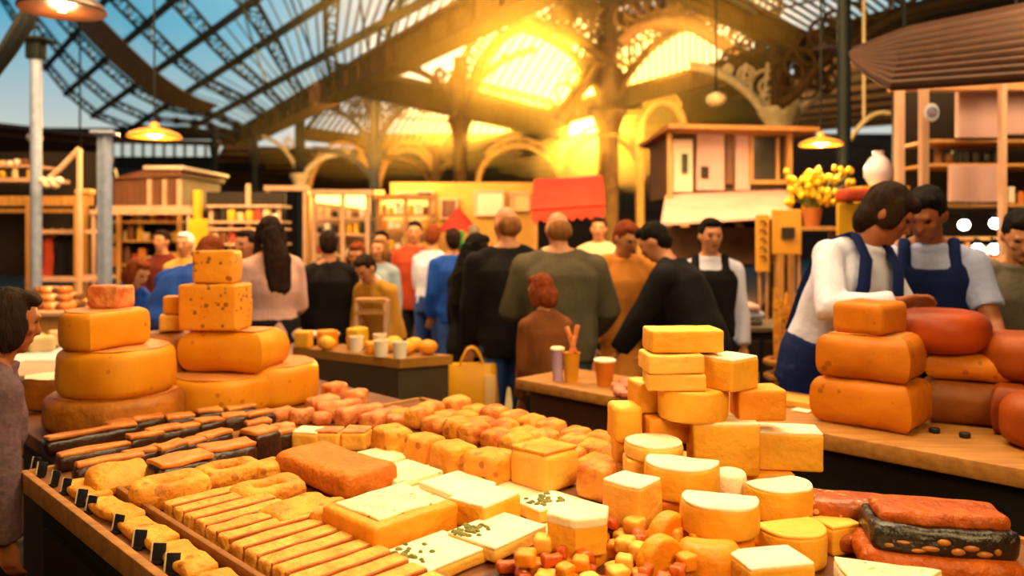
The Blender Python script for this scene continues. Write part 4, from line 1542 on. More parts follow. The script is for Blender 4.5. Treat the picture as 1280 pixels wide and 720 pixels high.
# ------------------------------------------------------- cured sausages right
def sausage(loc, rot, L, W, h, label, m=SALA):
    bm = bmesh.new()
    rbox(bm, (L, W, h), h * .46, 6)
    for v in bm.verts:
        f = 1 - .35 * (abs(v.co.x) / (L / 2)) ** 3
        v.co.y *= f
    wob(bm, .006, 22, L * 50)
    return tag(obj('cured_sausage', bm, m, None, loc, rot, sharp=0), label, 'cured sausage')


SALM2 = mat('marbled cured meat', 'b05414', '8a380c', 20, .4, .4, 40, coat=.3, spots=(46, .3, 'e0a070'))
sausage(at(1036, 1.83, ZT), R(-14), .24, .11, .05, 'flat marbled cured sausage lying below the other, beside the pile', SALA)
sausage(at(1062, 1.88, .951), R(-12), .23, .11, .05, 'marbled cured sausage on top of another, beside the pile', SALM2)
t = thing('cured_loaf', 'big red orange cured loaf split by a black band at the right', 'cured loaf', at(1166, 1.7, ZT), R(-12))
bm = bmesh.new()
rbox(bm, (.31, .2, .06), .028, 6)
for v in bm.verts:
    v.co.y *= 1 - .3 * (abs(v.co.x) / .155) ** 3
wob(bm, .006, 18, 2)
obj('lower_half', bm, SALA, t, sharp=0)
bm = bmesh.new()
rbox(bm, (.285, .18, .06), .02, 6, Matrix.Translation((.008, .012, .052)))
for v in bm.verts:
    v.co.y *= 1 - .25 * (abs(v.co.x) / .155) ** 3
wob(bm, .007, 26, 8, flat=False)
bd = obj('black_band', bm, SALB, t, sharp=0)
bm = bmesh.new()
rs3 = random.Random(3)
for k in range(9):
    x = -.1 + k * .025
    add_ell(bm, (x, -.074 + .02 * (abs(x) / .155) ** 3, .08 + rs3.uniform(-.012, .012)), (rs3.uniform(.008, .02), .007, rs3.uniform(.004, .009)), None, 10, 6)
obj('marbling', bm, mat('amber marbling', 'b5702a', '9a5a20', 20, .4), bd)
bm = bmesh.new()
rbox(bm, (.25, .135, .03), .012, 6, Matrix.Translation((.012, .018, .105)))
for v in bm.verts:
    v.co.y *= 1 - .3 * (abs(v.co.x) / .14) ** 3
wob(bm, .004, 18, 5, flat=False)
obj('upper_half', bm, SALA, t, sharp=0)

# ================================================================== right hand counter
def uv_counter(label, a0, a1, b0, b1, z, th, panel, back=False):
    t = thing('stall_counter', label, 'counter')
    bm = bmesh.new()
    uvbox(bm, a0, a1, b0, b1, z - th, z, .008)
    obj('counter_top', bm, WOOD, t)
    bm = bmesh.new()
    uvbox(bm, a0 + .05, a1 - .02, b0 + .05, b1 - .04, .05, z - th)
    obj('front_panel', bm, panel, t, smooth=False)
    bm = bmesh.new()
    uvbox(bm, a0 + .08, a1 - .05, b0 + .09, b1 - .07, 0, .05)
    obj('plinth', bm, BLACKP, t, smooth=False)
    return t


uv_counter('short wooden counter with brown front holding the paper cups', -2.66, -2.02, 2.68, 3.1, .93, .05, mat('brown counter front', '4a2a12', '3e230e', 4, .6, .1, 30))
uv_counter('long wooden counter with black front carrying the dark orange wheels', -1.99, 1.2, 2.7, 3.3, .93, .06, BLACKP)
ZC = .93
RINDA = mat('amber wheel rind', 'cc7812', 'b6620a', 7, .5, .25, 20, spec=.25, spots=(22, .33, '9a5208'))
RINDB = mat('brown wheel rind', '8a4c18', '743c10', 6, .5, .25, 26, spec=.25)
RINDR = mat('red wax rind', '9e480e', '823608', 5, .5, .15, 20, spec=.25)


def hw(label, px, Y, z, w, d, h, rot, m, top=None, cutm=None, bev=.05):
    o = cheese('round_cheese', label, 'cheese wheel', at(px, Y, z), R(rot), o_poly([(-w / 2, -d / 2), (w / 2, -d / 2), (w / 2 * .96, d / 2), (-w / 2 * .96, d / 2)], 10), h, bev, m, .012, top=top, tops=.8, amp=.005)
    return o


hw('large amber wheel piece at the bottom of the stack on the right counter', 1090, 2.9, ZC, .33, .25, .165, -44, RINDA, bev=.036)
hw('large amber wheel piece in the middle of the stack on the right counter', 1090, 2.9, 1.097, .3, .24, .155, -40, RINDA, RINDP, bev=.036)
brick('cheese_block', 'amber cut cheese on top of the stack on the right counter', 'cheese', at(1087, 2.91, 1.255), R(38), (.2, .19, .115), .025, RINDA, None, .005, 10)
hw('brown wheel piece at the bottom behind the amber stack', 1206, 2.93, ZC, .27, .22, .15, -24, RINDB)
hw('brown wheel piece in the upper row behind the amber stack', 1207, 2.95, 1.083, .26, .2, .095, -24, RINDA, bev=.035)
hw('reddish brown wheel at the bottom near the frame edge', 1264, 2.78, ZC, .11, .2, .16, -30, RINDR, bev=.03)
cheese('round_cheese', 'red wax wheel in front at the right edge of the frame', 'cheese wheel', at(1304, 2.56, ZC), 0, o_circle(.11, 40), .17, .05, RINDR, .012)
cheese('round_cheese', 'red orange wheel on top at the right edge of the frame', 'cheese wheel', at(1285, 2.88, 1.095), 0, o_circle(.16, 44), .16, .05, RINDR, .012)
cheese('round_cheese', 'dark red wheel being turned by the vendor above the brown wheels', 'cheese wheel', at(1176, 2.98, 1.179), R(20), o_circle(.155, 44), .15, .05, mat('bright red orange rind', 'a8400c', '4c1a08', 3, .5, .15, 20, spec=.25), .012)
for px, py in ((1168, 541), (1206, 547)):
    bm = bmesh.new()
    prism(bm, o_circle(.018, 20), .018, .005)
    tag(obj('rubber_foot_pad', bm, mat('black rubber', '14110f', '0e0c0a', 8, .5), None, Zp(px, py, ZC)), 'small black knob lying on the right counter below the brown wheels', 'knob', 'black knobs on the counter')
# wood blocks on the left part of that counter
brick('wooden_box', 'flat yellow wooden box lying on the counter behind the pile', 'box', Zp(985, 505, ZC), ROT, (.3, .12, .03), .006, mat('yellow box wood', 'd9a040', 'c88c30', 5, .5, .2, 40), None, .001)
brick('white_label_card', 'small white card lying on the counter behind the pile', 'card', Zp(1003, 514, ZC), ROT, (.07, .05, .006), .002, CREAMC, None, .001)

# paper cups and cured slices on the brown fronted counter
def cup(px, py, r, h, m, label, lid=True, straw=False):
    t = thing('paper_cup', label, 'cup', Zp(px, py, ZC))
    bm = bmesh.new()
    add_lathe(bm, [(0, 0), (r * .74, 0), (r * .76, .005), (r, h), (r * 1.04, h + .004), (r * .95, h + .002), (r * .9, h - .01), (0, h - .012)], 24)
    obj('cup_wall', bm, m, t)
    if lid:
        bm = bmesh.new()
        add_lathe(bm, [(0, h + .004), (r * 1.1, h + .004), (r * 1.12, h + .012), (r * .9, h + .018), (r * .86, h + .012), (0, h + .012)], 24)
        obj('lid', bm, CREAMC, t)
    if straw:
        bm = bmesh.new()
        add_tube(bm, [(0, 0, h), (.03, 0, h + .13)], .012, 8)
        add_tube(bm, [(.02, .02, h), (-.02, .03, h + .12)], .012, 8)
        obj('breadstick', bm, SALM, t)


CUPY = mat('yellow paper cup', 'd99a20', 'c98a18', 8, .5)
CUPO = mat('orange paper cup', 'd07818', 'c06c12', 8, .5)
cup(714, 477, .04, .13, CUPY, 'yellow paper cup with sticks on the brown fronted counter', False, True)
cup(756, 482, .045, .105, CUPO, 'orange paper cup with white lid on the brown fronted counter')
cup(697, 476, .03, .14, mat('lilac paper cup', 'b79ac0', 'a688b0', 8, .5), 'slim lilac cup at the left of the yellow paper cup', True)
gM = 'rosy cured slices by the cups'
MEAT = mat('rosy cured meat', 'd98a72', 'c26a52', 20, .5, .3, 40)
for i, (px, py) in enumerate(((778, 487), (792, 488), (784, 482), (798, 481), (775, 494), (790, 497))):
    q = Zp(px, py, ZC)
    vv = (q.x + q.y) * S2
    brick('cured_slice', 'rosy cured meat slice piled on the counter beside the paper cups', 'cured meat', Zp(px, py, ZC), R(rs.uniform(0, 180)), (.1, .05, .03), .013, MEAT, gM, .006, 20)
# ================================================================== stalls in the background
HONEY = mat('honey stall timber', 'c08a48', 'a87436', 5, .55, .2, 40, stretch=(6, 6, 1))
PALEW = mat('pale pinkish timber', 'd6a988', 'c69878', 5, .55, .15, 40)
YEL = mat('yellow painted board', 'e0ab1c', 'd09a14', 4, .5)
REDA = mat('red awning canvas', 'c8381c', 'b42c14', 4, .7, .2, 30)
PINKP = mat('pale pink panel', 'c8a09a', 'b99088', 3, .6)
WHITEP = mat('warm white panel', 'e2c9b4', 'd6baa2', 3, .6)
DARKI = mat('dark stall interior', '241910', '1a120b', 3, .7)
DGLASS = mat('dark shop window', '3a352e', '2a2620', 2, .15, spec=.6)
BROWNB = mat('brown kiosk boarding', '70452a', '5e3820', 4, .6, .2, 30, stretch=(6, 6, 1))
LAMPY = mat('amber enamel lamp shade', 'd68e22', 'c47e1a', 5, .35, coat=.3)
LAMPB = mat('brown enamel lamp shade', '5a2e12', '4a240c', 5, .4, coat=.2)
CANV = mat('brown slatted canopy boards', '4e2a10', '3a1e0a', 6, .6, .25, 40, stretch=(.3, 5, 5))
BULB = mat('warm white glowing bulb', 'ffe6b8', None, emit=9)
BULBW = mat('white glowing bulb', 'fff2dc', None, emit=14)
GOODC = [mat('cream goods', 'e0c090', 'd0ac78', 8, .6), mat('orange goods', 'd8843a', 'c4702a', 8, .5), mat('brown goods', '7a4a24', '683c1c', 8, .5),
         mat('yellow goods', 'e2b030', 'd49e22', 8, .5), mat('white goods', 'ece0cc', 'ddceb6', 8, .6), mat('red goods', 'b0442a', '9a3620', 8, .5), mat('dark goods', '2a2018', '1e1610', 8, .5)]
rg = random.Random(11)


def frame_of(px0, py0, px1, py1, Y):
    a, b = P(px0, py0, Y), P(px1, py1, Y)
    return a.x, b.x, b.z, a.z        # x0, x1, zlow, zhigh


def bxp(bm, px0, py0, px1, py1, Y, dep, bev=0):
    x0, x1, z0, z1 = frame_of(px0, py0, px1, py1, Y)
    add_box(bm, ((x0 + x1) / 2, Y + dep / 2, (z0 + z1) / 2), (x1 - x0, dep, z1 - z0), None, bev)


def post(parent, name, px0, px1, pyt, Y, m, d=None, zb=0.0):
    x0, x1, z0, z1 = frame_of(px0, pyt, px1, pyt + 1, Y)
    bm = bmesh.new()
    w = x1 - x0
    add_box(bm, ((x0 + x1) / 2, Y, (zb + z1) / 2), (w, d or w, z1 - zb), None, w * .1, 1)
    return obj(name, bm, m, parent, smooth=False)


def bottle(name, label, loc, m, h, r, group):
    bm = bmesh.new()
    add_lathe(bm, [(0, 0), (r, 0), (r, h * .55), (r * .8, h * .66), (r * .32, h * .75), (r * .32, h * .96), (r * .38, h), (0, h)], 12)
    return tag(obj(name, bm, m, None, loc), label, 'bottle', group)


def goods(px0, px1, py, Y, n, label, cat, group, hmin, hmax, mats, kinds=('jar', 'loaf', 'box'), dep=.12):
    """countable goods standing in a row on a shelf whose top is at photo row py"""
    x0, x1 = (px0 - 640) / F * Y, (px1 - 640) / F * Y
    z = H - (py - HY) / F * Y
    w = (x1 - x0) / n
    for i in range(n):
        k = rg.choice(kinds)
        m = rg.choice(mats)
        h = rg.uniform(hmin, hmax)
        loc = (x0 + w * (i + .5), Y + rg.uniform(-dep, dep) * .3, z)
        r = w * .42
        bm = bmesh.new()
        if k == 'jar':
            add_lathe(bm, [(0, 0), (r, 0), (r, h * .75), (r * .75, h * .82), (r * .8, h), (0, h)], 12)
        elif k == 'loaf':
            rbox(bm, (w * .85, w * .8, h * .8), min(w, h) * .3, 3)
        elif k == 'ball':
            add_ell(bm, (0, 0, r), (r, r, r), None, 12, 8)
        else:
            rbox(bm, (w * .8, w * .7, h), .01, 2)
        nm = {'jar': 'storage_jar', 'loaf': 'bread_loaf', 'ball': 'round_cheese', 'box': 'carton'}[k]
        cc = {'jar': 'jar', 'loaf': 'loaf', 'ball': 'cheese', 'box': 'carton'}[k]
        tag(obj(nm, bm, m, None, loc), label % {'jar': 'jar', 'loaf': 'loaf', 'ball': 'round cheese', 'box': 'carton'}[k], cc, group)


# ---------------- steel poles
t = thing('steel_pole', 'pale blue steel pole, the farther left of the two in front of the left stalls', 'pole', at(45, 9, 0), 0, 'pale blue steel poles')
bm = bmesh.new()
add_tube(bm, [(0, 0, 0), (0, 0, 3.76)], .06, 12)
obj('shaft', bm, BLUESTEEL, t)
bm = bmesh.new()
add_box(bm, (0, 0, 3.78), (.3, .3, .04), None, .01)
add_box(bm, (0, 0, 3.66), (.16, .16, .2), None, .01)
obj('head_plate', bm, TEAL, t)
t = thing('steel_pole', 'pale blue ribbed steel pole closest to the stacked cheese wheels', 'pole', at(131, 8, 0), R(8), 'pale blue steel poles')
bm = bmesh.new()
add_tube(bm, [(0, 0, 0), (0, 0, 2.6)], .058, 10)
for a in range(5):
    add_tube(bm, [(.058 * math.cos(a * 1.256), .058 * math.sin(a * 1.256), 0), (.058 * math.cos(a * 1.256), .058 * math.sin(a * 1.256), 2.6)], .014, 6)
obj('shaft', bm, BLUESTEEL, t)
bm = bmesh.new()
add_box(bm, (0, 0, 2.61), (.22, .22, .03), None, .008)
obj('head_plate', bm, BLUESTEEL, t)

# ---------------- left shelf stall
Y = 9.5
t = thing('market_stall', 'timber framed market stall with hanging black garments at the far left', 'stall')
for a, b in ((-30, -18), (34, 44), (94, 103)):
    post(t, 'post', a, b, 246, Y, HONEY)
    post(t, 'post', a + 6, b + 6, 240, Y + 1.2, HONEY)
bm = bmesh.new()
bxp(bm, -60, 245, 112, 257, Y, .1)
obj('beam', bm, HONEY, t, smooth=False)
bm = bmesh.new()
bxp(bm, -60, 261, 106, 266, Y + .3, .08)
obj('beam', bm, HONEY, t, smooth=False)
bm = bmesh.new()
bxp(bm, -60, 222, 60, 227, Y + .5, .5)
obj('shelf', bm, PALEW, t, smooth=False)
bm = bmesh.new()
bxp(bm, -60, 206, 45, 209, Y + .5, .5)
obj('shelf', bm, PALEW, t, smooth=False)
bm = bmesh.new()
bxp(bm, -80, 190, 120, 345, Y + 1.4, .08)
obj('back_panel', bm, DARKI, t, smooth=False)
bm = bmesh.new()
bxp(bm, 44, 287, 122, 292, Y + .1, .3)
obj('rail', bm, PALEW, t, smooth=False)
bm = bmesh.new()
x0, x1, z0, z1 = frame_of(42, 345, 112, 349, Y)
add_box(bm, ((x0 + x1) / 2, Y + .3, z0), (x1 - x0, .7, .05))
obj('worktop', bm, PALEW, t, smooth=False)
goods(-10, 42, 222, Y + .55, 6, 'small %s on the lower shelf of the far left stall', 'goods', 'goods on the far left shelves', .06, .16, GOODC)
goods(-10, 44, 206, Y + .55, 6, 'small %s on the upper shelf of the far left stall', 'goods', 'goods on the far left upper shelf', .05, .1, GOODC)


def garment(px, pyt, Y, w, L, m, label, group):
    t = thing('garment', label, 'garment', P(px, pyt, Y), R(rg.uniform(-20, 20)), group)
    bm = bmesh.new()
    rings = []
    for f, ww, dd in ((0, .3, .5), (.06, .75, .8), (.14, 1, 1), (.5, .85, .9), (1, 1.0, 1.1)):
        rings.append([Vector((w / 2 * ww * math.cos(2 * PI * k / 16), .07 * dd * math.sin(2 * PI * k / 16) + .012 * math.sin(k * 2.1 + f * 3), -L * f)) for k in range(16)])
    loft(bm, rings)
    obj('cloth', bm, m, t)
    bm = bmesh.new()
    add_tube(bm, [(-w * .4, 0, -.03), (0, 0, .02), (w * .4, 0, -.03)], .008, 6)
    add_tube(bm, [(0, 0, .02), (0, 0, .07), (.02, 0, .09)], .006, 6)
    obj('hanger', bm, HONEY, t)


for px in (52, 64, 77, 89):
    garment(px, 294, Y + .25, .22, .5, BLACK if px != 64 else REDC, 'black garment on a hanger under the rail of the far left stall' if px != 64 else 'red garment hanging among the black ones at the far left', 'hanging garments at the far left')
for px in (912, 922, 932, 941):
    garment(px, 278, 9.3, .2, .52, [BLACK, NAVY, BLACK, CREAM][px % 4 if px != 922 else 3], 'dark or striped garment hanging beside the ochre sign boards', 'hanging garments right of the crowd')
t = thing('clothes_rail', 'thin clothes rail with dark garments beside the ochre sign boards', 'clothes rail')
bm = bmesh.new()
a, b = P(902, 274, 9.3), P(948, 274, 9.3)
add_tube(bm, [(a.x, a.y, 0), a, b, (b.x, b.y, 0)], .015, 6)
obj('rail_tube', bm, IRON, t)

# scale / crane arm on a post
t = thing('stall_post', 'wooden post with slanting arm and white lamp cluster at the left stalls', 'post')
post(t, 'post', 97, 102, 186, 8.8, PALEW)
bm = bmesh.new()
add_tube(bm, [P(99, 186, 8.8), P(78, 208, 8.8), P(62, 222, 8.8)], .03, 8)
obj('arm', bm, PALEW, t)
bm = bmesh.new()
for k in range(5):
    add_ell(bm, P(54 + k * 5, 226 + (k % 2) * 5, 8.8), (.05, .05, .045), None, 10, 8)
obj('lamp_cluster', bm, WHITEP, t)
bm = bmesh.new()
bxp(bm, 92, 236, 112, 244, 8.8, .15, .02)
obj('bracket_box', bm, HONEY, t)

# kiosk with pitched roof
Y = 11
t = thing('kiosk', 'brown boarded kiosk with sloping roof and pale ridge behind the steel pole', 'kiosk')
bm = bmesh.new()
x0, x1, z0, z1 = frame_of(140, 222, 224, 260, Y)
add_box(bm, ((x0 + x1) / 2, Y + .8, (z0 + z1) / 2), (x1 - x0, 1.5, z1 - z0))
obj('body', bm, BROWNB, t, smooth=False)
bm = bmesh.new()
a, b, c_, d = P(136, 224, Y), P(186, 211, Y), P(226, 211, Y), P(226, 220, Y)
e = Vector((0, 1.7, 0))
loft(bm, [[a, b, c_, d], [a + e, b + e, c_ + e, d + e]])
obj('roof', bm, BROWNB, t, smooth=False)
bm = bmesh.new()
bxp(bm, 178, 207, 229, 212, Y - .05, 1.8, .02)
obj('ridge_board', bm, WHITEP, t)
for px in (184, 203, 221):
    bm = bmesh.new()
    bxp(bm, px, 224, px + 4, 259, Y - .02, .06)
    obj('batten', bm, PALEW, t, smooth=False)
bm = bmesh.new()
bxp(bm, 120, 257, 236, 263, Y - .3, .3)
obj('beam', bm, PALEW, t, smooth=False)
for px in (146, 222):
    post(t, 'post', px, px + 5, 257, Y - .2, HONEY)
bm = bmesh.new()
bxp(bm, 138, 262, 232, 340, Y + .6, .1)
obj('back_panel', bm, DARKI, t, smooth=False)
for py in (276, 300, 330):
    bm = bmesh.new()
    bxp(bm, 140, py, 230, py + 3, Y - .1, .5)
    obj('shelf', bm, HONEY, t, smooth=False)
goods(146, 222, 276, Y + .05, 9, '%s on the top shelf under the brown kiosk', 'goods', 'goods on the kiosk shelves', .08, .17, GOODC)
goods(142, 226, 300, Y + .05, 9, '%s on the middle shelf under the brown kiosk', 'goods', 'goods on the kiosk middle shelf', .1, .22, GOODC[:4])
goods(142, 226, 330, Y + .05, 8, '%s on the lower shelf under the brown kiosk', 'goods', 'goods on the kiosk lower shelf', .12, .26, GOODC)

# white table with folded cloth and stuff behind wheels
t = thing('cloth_table', 'table under a crumpled white cloth behind the wheel stacks', 'table')
bm = bmesh.new()
q0, q1 = at(30, 4.6, 0), at(200, 5.6, 0)
n = 18
rows = []
for j in range(n + 1):
    row = []
    for i in range(n + 1):
        x = -3.35 + .8 * i / n
        y = 4.3 + 1.2 * j / n
        e = min(i, j, n - i, n - j)
        z = .9 + .03 * noise.noise(Vector((x * 6, y * 6, 0))) - (.35 if e == 0 else 0)
        row.append(bm.verts.new((x, y, z)))
    rows.append(row)
for j in range(n):
    for i in range(n):
        bm.faces.new((rows[j][i], rows[j][i + 1], rows[j + 1][i + 1], rows[j + 1][i]))
obj('cloth', bm, mat('white table cloth', 'd5dce2', 'b9c4cf', 6, .7, .3, 20), t, sharp=0)
for x in (-3.25, -2.65):
    for y in (4.4, 5.4):
        bm = bmesh.new()
        add_box(bm, (x, y, .43), (.06, .06, .86))
        obj('leg', bm, HONEY, t, smooth=False)
t = thing('wooden_crate', 'wooden crate with a dark pole across it beside the woman at the left edge', 'crate', at(56, 4.0, 0))
bm = bmesh.new()
for k in range(4):
    add_box(bm, (0, -.22, .5 + k * .12), (.42, .02, .1))
    add_box(bm, (0, .22, .5 + k * .12), (.42, .02, .1))
    add_box(bm, (-.2, 0, .5 + k * .12), (.02, .42, .1))
    add_box(bm, (.2, 0, .5 + k * .12), (.02, .42, .1))
obj('slatted_side', bm, HONEY, t, smooth=False)
bm = bmesh.new()
for x in (-.19, .19):
    for y in (-.2, .2):
        add_box(bm, (x, y, .46), (.04, .04, .92))
obj('corner_post', bm, HONEY, t, smooth=False)
bm = bmesh.new()
add_box(bm, (0, 0, .93), (.46, .46, .025))
obj('lid_board', bm, PALEW, t, smooth=False)
gg = 'brown paper parcels on the white cloth'
for i in range(9):
    x, y = -3.25 + rg.uniform(0, .6), 4.75 + rg.uniform(0, .6)
    brick('paper_parcel', 'small brown or cream parcel on the white clothed table', 'parcel', (x, y, .905), rg.uniform(0, 3), (rg.uniform(.1, .17), .09, rg.uniform(.05, .1)), .02, GOODC[i % 3], gg, .008, 12)

# yellow banner and pink shelving
t = thing('banner_post', 'yellow post with hanging yellow banner left of the pink dress', 'banner')
post(t, 'post', 243, 252, 238, 9.4, YEL)
bm = bmesh.new()
x0, x1, z0, z1 = frame_of(238, 274, 262, 316, 9.35)
rbox(bm, (x1 - x0, .02, z1 - z0), .005, 4, Matrix.Translation(((x0 + x1) / 2, 9.3, z0)))
obj('banner', bm, YEL, t)
Y = 10.2
t = thing('shelf_stand', 'pale pink framed shelving with bright goods behind the pink dress', 'shelving')
for px in (262, 286, 308, 330, 346):
    post(t, 'post', px, px + 5, 230 if px in (308,) else 256, Y, PALEW)
for py in (256, 276, 285, 304, 330):
    bm = bmesh.new()
    bxp(bm, 258, py, 352, py + 3, Y - .1, .45)
    obj('shelf', bm, PALEW, t, smooth=False)
bm = bmesh.new()
bxp(bm, 258, 240, 356, 345, Y + .5, .08)
obj('back_panel', bm, DARKI, t, smooth=False)
for py, n in ((276, 8), (304, 8), (330, 7)):
    goods(264, 350, py, Y - .02, n, '%s on the pink framed shelving, shelf ' + {276: 'at the top', 304: 'in the middle', 330: 'at the bottom'}[py], 'goods', 'goods on the pink shelving row %d' % {276: 1, 304: 2, 330: 3}[py], .1, .2, GOODC)

# roof boards between shelves (market canopy frames)
for (px0, py0, px1, py1, Y, m, lab) in ((330, 232, 385, 238, 12, PALEW, 'pale canopy rail over the pink shelving'), (385, 238, 480, 243, 14, HONEY, 'long honey timber canopy rail behind the branching column'), (112, 262, 240, 268, 10.4, PALEW, 'pale timber canopy rail in front of the brown kiosk')):
    t = thing('canopy_rail', lab, 'rail')
    bm = bmesh.new()
    bxp(bm, px0, py0, px1, py1, Y, .12)
    obj('rail', bm, m, t, smooth=False)
    for px in (px0 + 3, px1 - 6):
        post(t, 'post', px, px + 4, py0, Y + .05, m)

# ---------------- stalls behind the crowd, centre
def backstall(px0, px1, pyt, pyb, Y, label, mpost, mback, shelves, n, seed, mats=None, group=None, hmax=.22):
    t = thing('market_stall', label, 'stall')
    w = (px1 - px0)
    for px in (px0, px0 + w / 2, px1 - 5):
        post(t, 'post', px, px + 5, pyt, Y, mpost)
    bm = bmesh.new()
    bxp(bm, px0 - 3, pyt - 3, px1 + 3, pyt + 4, Y - .1, .2)
    obj('top_beam', bm, mpost, t, smooth=False)
    bm = bmesh.new()
    bxp(bm, px0, pyt, px1, pyb, Y + .7, .08)
    obj('back_panel', bm, mback, t, smooth=False)
    for k, py in enumerate(shelves):
        bm = bmesh.new()
        bxp(bm, px0, py, px1, py + 2.5, Y, .5)
        obj('shelf', bm, mpost, t, smooth=False)
        goods(px0 + 6, px1 - 4, py, Y + .12, n, '%s on the ' + ('upper', 'middle', 'lower')[k] + ' shelf of the ' + group, 'goods', group + ' shelf %d' % (k + 1), .1, hmax, mats or GOODC)
    return t


BACKC = mat('lit cream back panel', 'd8b078', 'c49a62', 3, .6)
backstall(390, 462, 240, 345, 13, 'lit cream backed stall left of the branching column', PALEW, BACKC, (272, 292, 318), 7, 1, None, 'cream backed stall')
backstall(470, 540, 246, 345, 13.5, 'lit stall with brown panels between the column and the sunlit column', HONEY, BACKC, (268, 286, 312), 7, 2, None, 'brown panelled stall')
# framed pictures on a wall
t = thing('display_wall', 'ochre display partition carrying framed pictures behind the crowd', 'partition')
bm = bmesh.new()
bxp(bm, 488, 228, 672, 345, 15, .12)
obj('partition_panel', bm, mat('ochre partition', 'c4923c', 'b48230', 3, .6), t, smooth=False)
for i, (a, b, c2, d, m) in enumerate(((497, 242, 513, 276, DARKI), (521, 240, 540, 274, DARKI), (594, 240, 628, 268, WHITEP), (640, 242, 660, 262, BACKC), (552, 250, 570, 272, BROWNB))):
    t = thing('framed_picture', ('dark upright picture, leftmost on the ochre partition', 'dark upright picture second from the left on the ochre partition', 'wide pale picture on the ochre partition', 'small amber picture at the right of the ochre partition', 'small brown picture in the middle of the ochre partition')[i], 'picture')
    bm = bmesh.new()
    bxp(bm, a, b, c2, d, 14.9, .08)
    obj('picture_panel', bm, m, t, smooth=False)
    bm = bmesh.new()
    for q in ((a - 2, b - 2, c2 + 2, b), (a - 2, d, c2 + 2, d + 2), (a - 2, b, a, d), (c2, b, c2 + 2, d)):
        bxp(bm, *q, 14.86, .1)
    obj('picture_frame', bm, PALEW, t, smooth=False)

# red awning
t = thing('red_awning', 'red market awning above the crowd in the sun glow', 'awning')
bm = bmesh.new()
n = 12
rows = []
for j in range(n + 1):
    f = j / n
    a = P(664 + 4 * f, 262 - 4 * f, 9.6 + 1.2 * f)
    b2 = P(756 - 4 * f, 256 - 4 * f, 9.6 + 1.2 * f)
    z = .36 * math.sin(f * PI / 2)
    rows.append([a.lerp(b2, k / 8) + Vector((0, 0, z + .03 * math.sin(k * PI))) for k in range(9)])
loft(bm, [r + [p - Vector((0, 0, .02)) for p in r[::-1]] for r in rows])
obj('canvas', bm, REDA, t)
bm = bmesh.new()
r0 = rows[0]
for k in range(8):
    a, b2 = r0[k], r0[k + 1]
    bm.faces.new([bm.verts.new(p) for p in (a, b2, b2 - Vector((0, 0, .12)), (a + b2) / 2 - Vector((0, 0, .17)), a - Vector((0, 0, .12)))])
obj('valance', bm, REDA, t)
for px in (667, 750):
    post(t, 'post', px, px + 4, 262, 9.65, HONEY)
t = thing('parasol', 'small red parasol cone behind the sunlit column', 'parasol', at(573, 12, 0))
bm = bmesh.new()
add_lathe(bm, [(.3, 1.62), (.31, 1.64), (.02, 1.98), (0, 2.0)], 16)
obj('canopy', bm, REDA, t)
bm = bmesh.new()
add_tube(bm, [(0, 0, 0), (0, 0, 2.0)], .02, 8)
obj('pole', bm, HONEY, t)
t = thing('green_sign', 'small bright green sign on a pole beside the white shirted man', 'sign', at(572, 9.8, 0))
bm = bmesh.new()
add_tube(bm, [(0, 0, 0), (0, 0, 1.5)], .02, 8)
obj('pole', bm, HONEY, t)
bm = bmesh.new()
rbox(bm, (.16, .04, .22), .015, 4, Matrix.Translation((0, -.03, 1.42)))
obj('panel', bm, mat('green goods', '2e8a30', '257426', 6, .6), t)

# ---------------- kiosk with pink panels, right of centre
Y = 9.6
t = thing('kiosk', 'kiosk with pale pink panels and a dark window right of the sun glow', 'kiosk')
bm = bmesh.new()
x0, x1, z0, z1 = frame_of(838, 168, 992, 246, Y)
add_box(bm, ((x0 + x1) / 2, Y + .75, (z0 + z1) / 2), (x1 - x0, 1.4, z1 - z0))
obj('body', bm, mat('umber kiosk boarding', '5a3a1c', '4a2e14', 3, .6), t, smooth=False)
for (a, b, c2, d, m) in ((842, 174, 866, 240, WHITEP), (871, 166, 906, 238, PINKP), (919, 166, 938, 238, PINKP)):
    bm = bmesh.new()
    bxp(bm, a, b, c2, d, Y - .01, .07, .01)
    obj('panel', bm, m, t, smooth=False)
for (a, b, c2, d, m) in ((908, 166, 917, 230, mat('brown shutter', '6a4424', '58381c', 4, .6)), (877, 208, 886, 222, DARKI), (853, 192, 860, 216, mat('dark green panel', '2c3a1c', '22301a', 4, .6))):
    bm = bmesh.new()
    bxp(bm, a, b, c2, d, Y - .05, .1)
    obj('shutter', bm, m, t, smooth=False)
bm = bmesh.new()
bxp(bm, 942, 170, 982, 225, Y - .02, .08)
w = obj('window', bm, DGLASS, t, smooth=False)
bm = bmesh.new()
for q in ((938, 164, 986, 169), (938, 225, 986, 230), (938, 169, 942, 225), (982, 169, 986, 225), (971, 172, 974, 225)):
    bxp(bm, *q, Y - .06, .1)
obj('window_frame', bm, HONEY, w, smooth=False)
bm = bmesh.new()
a, b = P(826, 164, Y), P(1006, 168, Y)
add_bar(bm, Vector((a.x, Y + .6, a.z)), Vector((b.x, Y + .6, b.z)), 2.2, .05)
obj('canopy', bm, mat('amber canopy', '9a6428', '86541e', 4, .6), t, smooth=False)
bm = bmesh.new()
a, b = P(832, 246, Y), P(988, 240, Y)
a2, b2 = P(826, 282, Y - .9), P(986, 272, Y - .9)
e = Vector((0, 0, .03))
loft(bm, [[a, b, b2, a2], [a + e, b + e, b2 + e, a2 + e]])
obj('cloth_awning', bm, PINKP, t, smooth=False)
bm = bmesh.new()
bxp(bm, 832, 284, 985, 330, Y - .4, .4)
obj('counter_front', bm, mat('brown counter front board', '5e3a22', '4c2e1a', 4, .6), t, smooth=False)
for px in (834, 984):
    post(t, 'post', px, px + 6, 166, Y - .15, HONEY)
